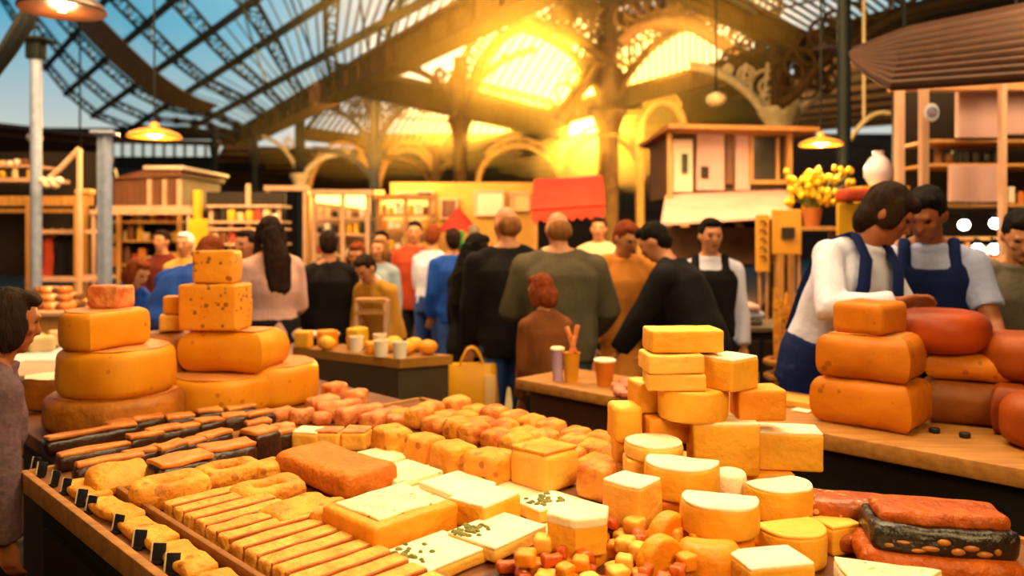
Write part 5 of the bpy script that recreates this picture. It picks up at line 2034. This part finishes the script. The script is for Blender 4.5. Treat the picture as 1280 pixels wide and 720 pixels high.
# ochre sign boards with dark marks
for i, (a, b, c2, d) in enumerate(((946, 268, 962, 340), (966, 262, 1002, 318))):
    t = thing('sign_board', ('tall narrow ochre board with dark brush marks left of the white shirted vendor', 'wide ochre board with a dark square behind the white shirted vendor')[i], 'sign')
    bm = bmesh.new()
    bxp(bm, a, b, c2, d, 7.6, .05, .008)
    obj('board', bm, mat('ochre sign board', 'd0922a', 'c08420', 4, .55), t, smooth=False)
    bm = bmesh.new()
    if i == 0:
        for k in range(5):
            q = P((a + c2) / 2, b + 12 + k * 11, 7.58)
            add_tube(bm, arc(q + Vector((-.03, 0, .02)), q + Vector((.03, 0, -.02)), (.01, 0, .025), 6), .008, 5)
    else:
        bxp(bm, 978, 284, 994, 298, 7.57, .03)
    obj('dark_mark', bm, DARKI, t)
    for px in (a + 2, c2 - 5):
        post(t, 'post', px, px + 3, b + 4, 7.68, HONEY)
# yellow flowers
t = thing('flower_bunch', 'bunch of yellow flowers and stems in a pot beside the dark teal post', 'flowers', P(1015, 268, 8.0))
bm = bmesh.new()
add_lathe(bm, [(0, -.12), (.07, -.12), (.1, .06), (.09, .06), (0, .04)], 14)
obj('pot', bm, mat('clay pot', 'a8622c', '935222', 6, .6), t)
r_ = random.Random(8)
sb, fb = bmesh.new(), bmesh.new()
for k in range(46):
    e = Vector((r_.gauss(0, .14), r_.gauss(0, .1), r_.uniform(.12, .42)))
    add_tube(sb, arc((0, 0, .03), e, (r_.uniform(-.03, .03), 0, .03), 5), .007, 5)
    for j in range(3):
        add_ell(fb, e + Vector((r_.gauss(0, .025), r_.gauss(0, .025), r_.gauss(0, .03))), (.028, .022, .034), None, 7, 5)
obj('stems', sb, mat('olive stems', '6e6a1e', '5c5818', 8, .6), t)
tag(obj('blossoms', fb, mat('yellow blossom', 'ecc018', 'e0ac10', 8, .5), t), kind='stuff')
t = thing('plant_table', 'small dark table under the yellow flowers', 'table', P(1015, 268, 8.0) - Vector((0, 0, .12)))
hh = P(1015, 268, 8.0).z - .12
bm = bmesh.new()
add_box(bm, (0, 0, -.02), (.6, .4, .04))
obj('table_top', bm, HONEY, t, smooth=False)
for sx in (-.26, .26):
    for sy in (-.16, .16):
        bm = bmesh.new()
        add_box(bm, (sx, sy, -hh / 2 - .02), (.05, .05, hh - .04))
        obj('leg', bm, HONEY, t, smooth=False)
# yellow panel behind vendor
t = thing('yellow_banner', 'bright yellow board behind the head of the white shirted vendor', 'board')
bm = bmesh.new()
bxp(bm, 1048, 254, 1106, 320, 6.2, .05, .01)
obj('board', bm, YEL, t, smooth=False)
post(t, 'post', 1050, 1056, 250, 6.3, HONEY)
post(t, 'post', 1096, 1102, 250, 6.3, HONEY)
brick('red_basket', 'red orange basket on top of the bright yellow board stand', 'basket', P(1072, 252, 6.22), 0, (.28, .22, .1), .04, mat('red orange wicker', 'c4461c', 'ae3814', 20, .6, .4, 60))

# ---------------- right stall with canopy
Y = 6.4
t = thing('market_stall', 'large stall with pale posts, pink panels and shelves at the right edge', 'stall')
for (a, b, pt) in ((1120, 1129, 106), (1150, 1159, 100), (1250, 1256, 100)):
    post(t, 'post', a, b, pt, Y if a != 1150 else Y - .4, PALEW, .07)
bm = bmesh.new()
bxp(bm, 1118, 84, 1420, 112, Y + .1, .12)
obj('fascia', bm, mat('tan fascia board', 'c98f5a', 'b87e4a', 3, .6), t, smooth=False)
bm = bmesh.new()
bxp(bm, 1120, 80, 1430, 345, Y + 1.0, .08)
obj('back_panel', bm, DARKI, t, smooth=False)
for (a, b, c2, d) in ((1198, 114, 1250, 172), (1256, 108, 1320, 168), (1189, 206, 1251, 252)):
    bm = bmesh.new()
    bxp(bm, a, b, c2, d, Y + .3, .06, .008)
    obj('panel', bm, PINKP, t, smooth=False)
for py in (174, 204, 254, 296, 322):
    bm = bmesh.new()
    bxp(bm, 1160 if py < 290 else 1195, py, 1420, py + 4, Y + .35, .5)
    obj('shelf', bm, HONEY, t, smooth=False)
goods(1168, 1248, 204, Y + .5, 7, 'dark %s on the upper dark shelf of the right edge stall', 'goods', 'dark goods at the right edge', .08, .15, [GOODC[2], GOODC[6], GOODC[2], GOODC[3]])
goods(1200, 1290, 322, Y + .5, 8, '%s on the lower lit shelf of the right edge stall', 'goods', 'goods on the lit lower shelf', .08, .14, GOODC)
goods(1258, 1300, 254, Y + .5, 4, '%s on the middle shelf of the right edge stall', 'goods', 'goods on the middle right shelf', .08, .2, GOODC)
for px, py in ((1205, 281), (1244, 279), (1243, 311), (1272, 281), (1274, 309), (1222, 311)):
    t = thing('shelf_lamp', 'glowing white shelf lamp in the right edge stall behind the vendors', 'lamp', P(px, py, Y + .3), 0, 'shelf lamps at the right edge')
    bm = bmesh.new()
    add_ell(bm, (0, 0, 0), (.045, .045, .045), None, 14, 10)
    obj('bulb', bm, BULBW, t)
    bm = bmesh.new()
    add_lathe(bm, [(0, .085), (.022, .085), (.025, .04), (0, .04)], 12)
    add_tube(bm, [(0, 0, .08), (0, .1, .09), (0, .4, .09)], .008, 6)
    obj('socket', bm, IRON, t)
# oval sign
t = thing('oval_sign', 'small oval white sign with blue and red marks on a pale post', 'sign', P(1164, 141, Y - .5), R(-8))
bm = bmesh.new()
prism(bm, o_circle(.05, 28, .068), .02, .006, 0, Matrix.Rotation(R(90), 4, 'X'))
obj('disc', bm, mat('white sign face', 'e4e4ea', 'd4d6e2', 8, .5), t)
bm = bmesh.new()
add_torus(bm, (0, -.022, 0), .032, .004, (1, 0, 0), (0, 0, 1), 18, 5)
add_tube(bm, [(-.02, -.022, 0), (.02, -.022, .012)], .004, 5)
obj('blue_mark', bm, mat('blue sign ink', '3c5ab0', None), t)
bm = bmesh.new()
add_tube(bm, [(-.018, -.023, -.016), (.018, -.023, -.012)], .005, 5)
obj('red_mark', bm, mat('red sign ink', 'b83a3a', None), t)
# pale globe vase right of teal post
t = thing('glass_globe', 'pale lilac globe on a yellow stand right of the dark teal post', 'globe', P(1098, 212, 7.4))
bm = bmesh.new()
add_lathe(bm, [(0, -.16), (.07, -.155), (.125, -.06), (.125, .02), (.08, .1), (.045, .13), (.05, .17), (0, .17)], 18)
obj('globe', bm, mat('pale lilac glaze', 'cfc4d6', 'bcb2c8', 4, .3, coat=.3), t)
bm = bmesh.new()
add_box(bm, (0, 0, -.175), (.44, .3, .03))
for sx in (-.19, .19):
    add_box(bm, (sx, 0, -(P(1098, 212, 7.4).z) / 2 - .09), (.05, .05, P(1098, 212, 7.4).z - .19))
obj('stand', bm, YEL, t, smooth=False)

# canopy with brown slats at the right top
t = thing('slatted_canopy', 'big brown slatted canopy with pointed end hanging at the upper right', 'canopy')
tip = P(1064, 70, 5.6)
n = 9
for i in range(n):
    f = i / (n - 1)
    # lower edge runs (1064,75)-(1110,108)-(1280,88), upper edge (1064,68)-(1150,40)-(1280,15)
    a = P(1062 + 4 * f, 66 + 10 * f, 5.6 - .15 * f)
    m1 = P(1130 - 16 * f, 46 + 61 * f, 5.4 - .5 * f)
    e1 = P(1420 + 60 * f, -12 + 94 * f, 5.1 - .7 * f)
    bm = bmesh.new()
    add_tube(bm, [a, a.lerp(m1, .5) - Vector((0, 0, .015)), m1, m1.lerp(e1, .5), e1], [(.016, .014), (.03, .026), (.034, .028), (.034, .028), (.034, .028)], 8)
    obj('slat', bm, CANV, t)
bm = bmesh.new()
a, m1, e1 = P(1064, 70, 5.65), P(1132, 44, 5.5), P(1420, -14, 5.2)
m2, e2 = P(1112, 106, 5.05), P(1480, 80, 4.5)
up = Vector((0, 0, .03))
loft(bm, [[a + up, m1 + up, e1 + up, e2 + up, m2 + up], [a + up * 2, m1 + up * 2, e1 + up * 2, e2 + up * 2, m2 + up * 2]])
obj('canopy_sheet', bm, mat('brown canopy sheet', '3e2210', '321a0c', 4, .6), t, smooth=False)
for px in (1130, 1270):
    bm = bmesh.new()
    p = P(px, 42 if px == 1130 else 14, 5.5)
    add_tube(bm, [p, (p.x, p.y, 6.8)], .012, 6)
    obj('hanger_rod', bm, IRON, t)

# ---------------- pendants
def pendant(px, py, Y, r, h, m, label, kind='dish', bulb=True, group=None, power=0):
    p = P(px, py, Y)
    t = thing('pendant_lamp', label, 'lamp', p, 0, group)
    bm = bmesh.new()
    if kind == 'dish':
        add_lathe(bm, [(r, 0), (r * 1.02, .012), (r * .9, h * .35), (r * .6, h * .6), (r * .2, h * .8), (r * .14, h * 1.2), (.012, h * 1.25), (.012, h * 1.2), (r * .1, h * .8), (r * .55, h * .52), (r * .86, h * .28), (r * .96, .004)], 32)
    elif kind == 'globe':
        add_lathe(bm, [(0, 0), (r * .5, r * .1), (r * .9, r * .45), (r, r * .8), (r * .85, r * 1.15), (r * .4, r * 1.4), (.02, r * 1.5), (0, r * 1.5)], 24)
    obj('lamp_shade', bm, m, t)
    bm = bmesh.new()
    zt = 6.75 - p.z if Y < 10 else 9.2 - p.z
    add_tube(bm, [(0, 0, h * 1.2 if kind == 'dish' else r * 1.45), (0, 0, zt)], .011 if Y < 10 else .016, 8)
    obj('cord', bm, IRON, t)
    if bulb and kind == 'dish':
        bm = bmesh.new()
        add_ell(bm, (0, 0, h * .3), (r * .22, r * .22, h * .22 + .02), None, 12, 8)
        obj('bulb', bm, BULB, t)
    if power:
        l = bpy.data.lights.new('pendant_glow', 'POINT')
        l.energy = power
        l.color = (1, .62, .25)
        l.shadow_soft_size = .08
        lo = bpy.data.objects.new('pendant_glow', l)
        link(lo)
        lo.location = p + Vector((0, 0, -.08))


pendant(78, 14, 5.4, .27, .17, LAMPB, 'large brown dish lamp hanging at the upper left corner', power=25)
pendant(193, 172, 9.0, .29, .14, LAMPY, 'amber dish lamp hanging below the end of the glazed vault', power=60)
pendant(1026, 182, 8.0, .21, .11, LAMPY, 'amber dish lamp hanging left of the dark teal post', power=60)
pendant(895, 134, 11, .14, .2, CREAMIRON, 'cream globe lamp hanging above the pink panelled kiosk', 'globe')
pendant(1030, 64, 12.5, .2, .12, LAMPB, 'dark dish lamp high beside the dark teal post', bulb=False)
for px, py, YY in ((100, 228, 13), (43, 178, 14)):
    pendant(px, py if px != 43 else 179, YY, .13, .16, WHITEP, 'small white globe lamp glowing over the left stalls' if px == 43 else 'small white globe lamp lower over the left stalls', 'globe')
# rods hanging at right
t = thing('hanging_rod', 'thin pale rod hanging beside the dark teal post', 'rod')
bm = bmesh.new()
p = P(1080, 150, 9.5)
add_tube(bm, [p, (p.x, p.y, 6.8)], .02, 8)
obj('rod', bm, CREAMIRON, t)
bm = bmesh.new()
add_tube(bm, arc(P(1062, 176, 9.5), P(1112, 142, 9.5), (0, 0, .12), 8), .028, 8)
obj('curved_arm', bm, CREAMIRON, t)
# dark post at the upper left corner
t = thing('hanging_bracket', 'dark crooked iron bracket in the upper left corner', 'bracket')
bm = bmesh.new()
add_tube(bm, [P(-12, 92, 7), P(10, 62, 7), P(30, 30, 7), P(40, 8, 7), P(46, -450, 7)], [.07, .075, .08, .07, .05], 8)
obj('bracket_arm', bm, IRON, t)

# ---------------- dark display counter with yellow goods (behind wheels, centre left)
zc = .93
cor = Zp(500, 449, zc)
L = Zp(366, 434, zc)
Rr = Zp(566, 444, zc)
bk = L + (Rr - cor)
t = thing('stall_counter', 'dark fronted display counter with timber top and yellow goods in the middle distance', 'counter')


def poly_prism(name, pts, z0, z1, m, parent):
    bm = bmesh.new()
    loft(bm, [[Vector((p.x, p.y, z0)) for p in pts], [Vector((p.x, p.y, z1)) for p in pts]])
    return obj(name, bm, m, parent, smooth=False)


ctr = (cor + L + Rr + bk) / 4
ins = lambda p, k: ctr + (p - ctr) * k
poly_prism('counter_top', [L, cor, Rr, bk], zc - .05, zc, mat('olive brown timber', 'a8742a', '8e5f20', 5, .5, .2, 40), t)
poly_prism('front_panel', [ins(p, .95) for p in (L, cor, Rr, bk)], .06, zc - .05, mat('grey brown counter front', '4a3828', '3e2e20', 4, .6, .1, 30), t)
poly_prism('plinth', [ins(p, .9) for p in (L, cor, Rr, bk)], 0, .06, BLACKP, t)
gY = 'yellow goods on the dark display counter'
r_ = random.Random(4)
YG = [mat('bright yellow goods', 'ecb818', 'dda010', 6, .45), PASTE, PASTEO, PASTE, GOODC[3], YEL]
placed = []
ex, ey = (cor - L), (Rr - cor)
tries = 0
while len(placed) < 80 and tries < 6000:
    tries += 1
    a, b = r_.uniform(.05, .95), r_.uniform(.06, .94)
    q = L + ex * a + ey * b
    if all((q - w).length > .112 for w in placed):
        placed.append(q)
        m = r_.choice(YG)
        s = r_.uniform(.045, .056)
        k = r_.random()
        if k < .5:
            bm = bmesh.new()
            add_ell(bm, (0, 0, s * .8), (s, s, s * .8), None, 14, 10)
            wob(bm, .006, 14, tries)
            zmin = min(v.co.z for v in bm.verts)
            tag(obj('round_cheese', bm, m, None, (q.x, q.y, zc - zmin), 0), 'small round yellow cheese in the jumble on the dark display counter', 'cheese', gY)
        elif k < .85:
            brick('cheese_block', 'small yellow cheese block in the jumble on the dark display counter', 'cheese', (q.x, q.y, zc), r_.uniform(0, 3), (s * 2, s * 1.6, r_.uniform(.05, .14)), .015, m, 'yellow blocks on the dark display counter', .004, 12)
        else:
            bm = bmesh.new()
            add_lathe(bm, [(0, 0), (.035, 0), (.042, .09), (.036, .09), (.03, .01), (0, .01)], 16)
            tag(obj('white_cup', bm, GOODC[4], None, (q.x, q.y, zc)), 'small white tasting cup on the dark display counter', 'cup', 'tasting cups on the dark display counter')
# little wooden stand on that counter
t = thing('display_stand', 'small wooden shelf stand with pale post on the dark display counter', 'stand', (Zp(474, 420, zc).x, Zp(474, 420, zc).y, zc))
bm = bmesh.new()
add_box(bm, (-.05, .0, .16), (.2, .14, .02))
add_box(bm, (-.05, .0, .24), (.2, .14, .02))
obj('shelf', bm, HONEY, t, smooth=False)
bm = bmesh.new()
bm.free()
for sx in (-.14, .05):
    bm = bmesh.new()
    add_box(bm, (sx, 0, .12), (.025, .12, .24))
    obj('side_post', bm, PALEW, t, smooth=False)
# pink tray held over it
brick('serving_tray', 'pale serving tray in front of the pale pink dress', 'tray', (Zp(398, 404, 1.02).x, Zp(398, 404, 1.02).y, zc + .002), R(-20), (.24, .16, .03), .012, WHITEP, None, .001)

# yellow shopping bag
t = thing('shopping_bag', 'large yellow shopping bag with pale side hanging from the black coated woman', 'bag', at(590, 5.0, .3))
bm = bmesh.new()
rings = []
for z, wx, wy in ((0, .15, .07), (.02, .165, .08), (.25, .17, .085), (.42, .16, .06), (.5, .15, .03)):
    rings.append([Vector((math.copysign(abs(math.cos(2 * PI * k / 24)) ** .5, math.cos(2 * PI * k / 24)) * wx, math.copysign(abs(math.sin(2 * PI * k / 24)) ** .6, math.sin(2 * PI * k / 24)) * wy, z)) for k in range(24)])
loft(bm, rings)
wob(bm, .008, 8, 2, flat=False)
obj('bag_body', bm, mat('yellow bag plastic', 'e8a818', 'dc980e', 4, .4), t)
for sy in (-.03, .03):
    bm = bmesh.new()
    add_tube(bm, arc((-.08, sy, .48), (.08, sy, .48), (0, 0, .12), 10), .008, 6)
    obj('handle', bm, mat('yellow bag plastic', 'e8a818'), t)
bm = bmesh.new()
add_ell(bm, (.02, -.083, .2), (.035, .006, .07), None, 14, 10)
obj('dark_print', bm, mat('dark bag print', '3a3040', None), t)
bm = bmesh.new()
add_box(bm, (.115, -.078, .24), (.07, .012, .4), None, .005)
obj('pale_side', bm, mat('pale bag side', 'e6b878', 'dcaa66', 4, .5), t)

# ---------------- dark cabinet and odds and ends in the aisle behind the pile
t = thing('low_cabinet', 'dark low cabinet with pale folded cloths behind the yellow pile', 'cabinet')
bm = bmesh.new()
x0, x1, z0, z1 = frame_of(868, 412, 992, 413, 5.9)
add_box(bm, ((x0 + x1) / 2, 6.15, z1 / 2 + .02), (x1 - x0, .5, z1 - .04))
obj('carcass', bm, DARKI, t, smooth=False)
bm = bmesh.new()
add_box(bm, ((x0 + x1) / 2, 6.15, z1), (x1 - x0 + .06, .56, .04), None, .008)
obj('cabinet_top', bm, mat('grey brown cabinet top', '6a5a48', '5a4a3a', 4, .5), t, smooth=False)
for k in range(3):
    bm = bmesh.new()
    w_ = (x1 - x0) / 3
    add_box(bm, (x0 + w_ * (k + .5), 5.89, z1 * .5), (w_ * .9, .03, z1 * .82), None, .006)
    dd = obj('door', bm, mat('dark cabinet door', '2c2018', '221810', 4, .5), t, smooth=False)
    bm = bmesh.new()
    add_box(bm, (x0 + w_ * (k + .85), 5.865, z1 * .6), (.02, .025, .1), None, .005)
    obj('handle', bm, CREAMIRON, dd)
for k in range(3):
    brick('folded_cloth', ('pale folded cloth at the bottom of the stack behind the yellow pile', 'pale folded cloth in the middle of the stack behind the yellow pile', 'pale folded cloth at the top of the stack behind the yellow pile')[k], 'cloth',
          (P(915, 400, 6.1).x + (0, .01, -.01)[k], 6.12, z1 + .021 + k * .052), R((0, 3, -4)[k]), (.4, .3, .05), .022, [GREYG, WHITE, PINK][k], 'folded cloths', .004, 8)
t = thing('wicker_basket', 'golden wicker basket hanging low between the sign boards and the vendor', 'basket', P(984, 462, 5.2) - Vector((0, 0, P(984, 462, 5.2).z)))
hb = P(984, 440, 5.2).z
bm = bmesh.new()
for k in range(9):
    add_torus(bm, (0, 0, .03 + k * hb / 9), .1 + .004 * k, .022, (1, 0, 0), (0, 1, 0), 20, 6)
obj('basket_side', bm, mat('golden wicker', 'b87a24', '9a621a', 20, .6, .6, 60), t)
bm = bmesh.new()
prism(bm, o_circle(.1, 20), .02, .005)
obj('basket_base', bm, mat('golden wicker', 'b87a24'), t)
for k in range(5):
    bm = bmesh.new()
    q = Vector((.04 * math.cos(k * 1.3), .04 * math.sin(k * 1.3), .05))
    e_ = q * 1.9
    e_.z = hb + .34 + .04 * (k % 3)
    add_tube(bm, arc(q, e_, (.01, 0, .01), 8), [.02, .03, .034, .036, .036, .034, .03, .026, .012], 8)
    tag(obj('baguette', bm, BREADY), 'golden baguette standing in the wicker basket left of the vendor', 'baguette', 'baguettes in the wicker basket').location = t.location

# ---------------- produce table at the far left
t = thing('produce_table', 'timber produce table with orange front heaped with cream and brown goods at the far left', 'table')
x0, x1 = (-6 - 640) / F * 7.4, (88 - 640) / F * 7.4
bm = bmesh.new()
add_box(bm, ((x0 + x1) / 2, 7.8, .86), (x1 - x0, .8, .05), None, .01)
obj('table_top', bm, PALEW, t, smooth=False)
bm = bmesh.new()
add_box(bm, ((x0 + x1) / 2, 7.44, .5), (x1 - x0 - .06, .03, .66))
obj('front_board', bm, HONEY, t, smooth=False)
for sx in (x0 + .05, x1 - .05):
    for sy in (7.5, 8.1):
        bm = bmesh.new()
        add_box(bm, (sx, sy, .42), (.07, .07, .84))
        obj('leg', bm, HONEY, t, smooth=False)
r_ = random.Random(31)
for lay in range(3):
    for i in range(9 - lay * 2):
        for j in range(3 - lay):
            x = x0 + .07 + (x1 - x0 - .14) * (i + .5 + lay * .9) / 9
            y = 7.55 + (j + .5 * lay) * .2
            s = .034
            bm = bmesh.new()
            rbox(bm, (.078, .15, .07), .032, 3)
            wob(bm, .006, 14, i + j)
            tag(obj('bread_roll', bm, GOODC[(i * 2 + j + lay) % 3], None, (x, y, .886 + lay * .068), R(r_.uniform(-20, 20))), 'cream, orange or brown roll heaped on the produce table at the far left', 'bread roll', 'rolls on the produce table')
# ================================================================== light, air, camera
SUN = Vector(((728 - 640) / F, 1, (HY - 142) / F)).normalized()
w = bpy.data.worlds.new('sky')
bpy.context.scene.world = w
w.use_nodes = True
nt = w.node_tree
bg = nt.nodes['Background']
tc = nt.nodes.new('ShaderNodeTexCoord')
dot = nt.nodes.new('ShaderNodeVectorMath')
dot.operation = 'DOT_PRODUCT'
dot.inputs[1].default_value = SUN
nrm = nt.nodes.new('ShaderNodeVectorMath')
nrm.operation = 'NORMALIZE'
nt.links.new(tc.outputs['Generated'], nrm.inputs[0])
nt.links.new(nrm.outputs[0], dot.inputs[0])
ac = nt.nodes.new('ShaderNodeMath')
ac.operation = 'ARCCOSINE'
nt.links.new(dot.outputs['Value'], ac.inputs[0])
mr = nt.nodes.new('ShaderNodeMapRange')
mr.inputs['From Max'].default_value = R(60)
nt.links.new(ac.outputs[0], mr.inputs['Value'])
rp = nt.nodes.new('ShaderNodeValToRGB')
el = rp.color_ramp.elements
SKY = [(0.0, (1.4, .86, .28)), (.05, (1.2, .92, .5)), (.11, (1.05, 1.0, .86)), (.18, (.98, 1.0, .96)), (.28, (.62, .76, .78)), (.40, (.27, .60, .74)), (.55, (.12, .45, .62)), (1.0, (.05, .25, .4))]
while len(el) < len(SKY):
    el.new(.5)
for e, (p, c) in zip(el, SKY):
    e.position = p
    e.color = (*c, 1)
nt.links.new(mr.outputs['Result'], rp.inputs['Fac'])
# soft broken cloud
nz = nt.nodes.new('ShaderNodeTexNoise')
nz.inputs['Scale'].default_value = 5
nz.inputs['Detail'].default_value = 4
nt.links.new(nrm.outputs[0], nz.inputs['Vector'])
m2 = nt.nodes.new('ShaderNodeMapRange')
m2.inputs['From Min'].default_value = .5
m2.inputs['From Max'].default_value = .7
m2.inputs['To Max'].default_value = .35
nt.links.new(nz.outputs['Fac'], m2.inputs['Value'])
mx = nt.nodes.new('ShaderNodeMix')
mx.data_type = 'RGBA'
nt.links.new(m2.outputs['Result'], mx.inputs['Factor'])
nt.links.new(rp.outputs['Color'], mx.inputs['A'])
mx.inputs['B'].default_value = (.75, .8, .78, 1)
# paler, creamier sky towards the horizon
sx = nt.nodes.new('ShaderNodeSeparateXYZ')
nt.links.new(nrm.outputs[0], sx.inputs[0])
hm = nt.nodes.new('ShaderNodeMapRange')
hm.inputs['From Min'].default_value = .23
hm.inputs['From Max'].default_value = .11
hm.inputs['To Max'].default_value = .75
nt.links.new(sx.outputs['Z'], hm.inputs['Value'])
mh = nt.nodes.new('ShaderNodeMix')
mh.data_type = 'RGBA'
nt.links.new(hm.outputs['Result'], mh.inputs['Factor'])
nt.links.new(mx.outputs['Result'], mh.inputs['A'])
mh.inputs['B'].default_value = (.72, .68, .56, 1)
nt.links.new(mh.outputs['Result'], bg.inputs['Color'])
bg.inputs['Strength'].default_value = 1.0

sl = bpy.data.lights.new('sun', 'SUN')
sl.energy = 22.0
sl.color = (1, .55, .11)
sl.angle = R(7)
so = link(bpy.data.objects.new('sun', sl))
so.rotation_euler = (-SUN).to_track_quat('-Z', 'Y').to_euler()

# scattering volume added in the hall to make the golden glow around the sun
bm = bmesh.new()
add_box(bm, (1.25, 27.5, 5.6), (12.5, 39, 5.4))
hz = obj('sun_glow_volume', bm, bpy.data.materials.new('sun glow scatter'), smooth=False)
tag(hz, 'thin golden scattering volume added to make the sun glow in the far hall', 'haze', kind='stuff')
m = hz.data.materials[0]
m.use_nodes = True
nt = m.node_tree
nt.nodes.remove(nt.nodes['Principled BSDF'])
vs = nt.nodes.new('ShaderNodeVolumeScatter')
vs.inputs['Color'].default_value = (1, .66, .2, 1)
vs.inputs['Density'].default_value = .0085
vs.inputs['Anisotropy'].default_value = .89
nt.links.new(vs.outputs[0], nt.nodes['Material Output'].inputs['Volume'])


def area(name, loc, target, size, power, color=(1, .66, .3), sy=None):
    l = bpy.data.lights.new(name, 'AREA')
    l.energy = power
    l.color = color
    l.size = size
    if sy:
        l.shape = 'RECTANGLE'
        l.size_y = sy
    o = link(bpy.data.objects.new(name, l))
    o.location = loc
    o.rotation_euler = (Vector(target) - Vector(loc)).to_track_quat('-Z', 'Y').to_euler()
    return o


area('table_fill_light', (.4, 2.2, 3.4), (-.1, 2.1, .9), 1.2, 88, (1, .76, .4))  # soft fill added above the table, no lamp fixture there
area('front_fill_light', (1.2, -.6, 2.9), (.0, 2.4, .9), 1.2, 100, (1, .66, .26))  # unseen fill added behind the camera for the cheese fronts
area('side_fill_light', (-2.4, .6, 3.2), (-.8, 2.9, 1.0), 1.0, 28, (1, .62, .24))  # weak fill added out of view on the left
area('aisle_fill_light', (-1.0, 6.0, 5.6), (-1.0, 6.4, 0), 3.0, 480, (1, .64, .3))  # overhead fill added to brighten the crowd, not a fixture
area('aisle_fill_light', (2.2, 4.2, 4.6), (2.0, 4.4, 0), 2.0, 125, (1, .68, .36))  # second added fill, over the right counter
area('stall_row_fill_light', (-4, 7.5, 4.6), (-4, 10, 1.5), 3.0, 480, (1, .6, .24))  # these row lights are fills added to brighten the stalls
area('stall_row_fill_light', (1.5, 7.5, 4.4), (1.5, 11, 1.6), 3.0, 400, (1, .6, .22))
area('stall_row_fill_light', (4.2, 4.6, 3.6), (4.2, 6.8, 1.8), 1.6, 120, (1, .64, .3))
area('hall_fill_light', (-4, 13, 4.3), (-3.5, 24, 8.0), 5.0, 1500, (1, .56, .2))
area('hall_fill_light', (-4, 27, 4.0), (-4, 44, 4), 6.0, 1300, (1, .55, .18))
area('hall_fill_light', (5, 17, 3.2), (5, 26, 6), 6.0, 1700, (1, .6, .2))

cam = bpy.data.cameras.new('camera')
co = link(bpy.data.objects.new('camera', cam))
co.location = (0, 0, H)
co.rotation_euler = (R(90), 0, 0)
cam.sensor_width = 36
cam.lens = 36 * F / 1280
cam.shift_y = (HY - 360) / 1280
cam.clip_end = 300
cam.dof.use_dof = True
cam.dof.focus_distance = 1.95
cam.dof.aperture_fstop = 2.2
sc = bpy.context.scene
sc.camera = co
sc.view_settings.view_transform = 'Standard'
sc.view_settings.look = 'None'
sc.view_settings.gamma = 1
sc.view_settings.exposure = 0
sc.view_settings.use_curve_mapping = False
sc.cycles.use_denoising = True
sc.cycles.transparent_max_bounces = 16
sc.cycles.max_bounces = 6
sc.cycles.volume_bounces = 0
sc.cycles.sample_clamp_indirect = 4
bpy.data.scenes.remove(BAKE)
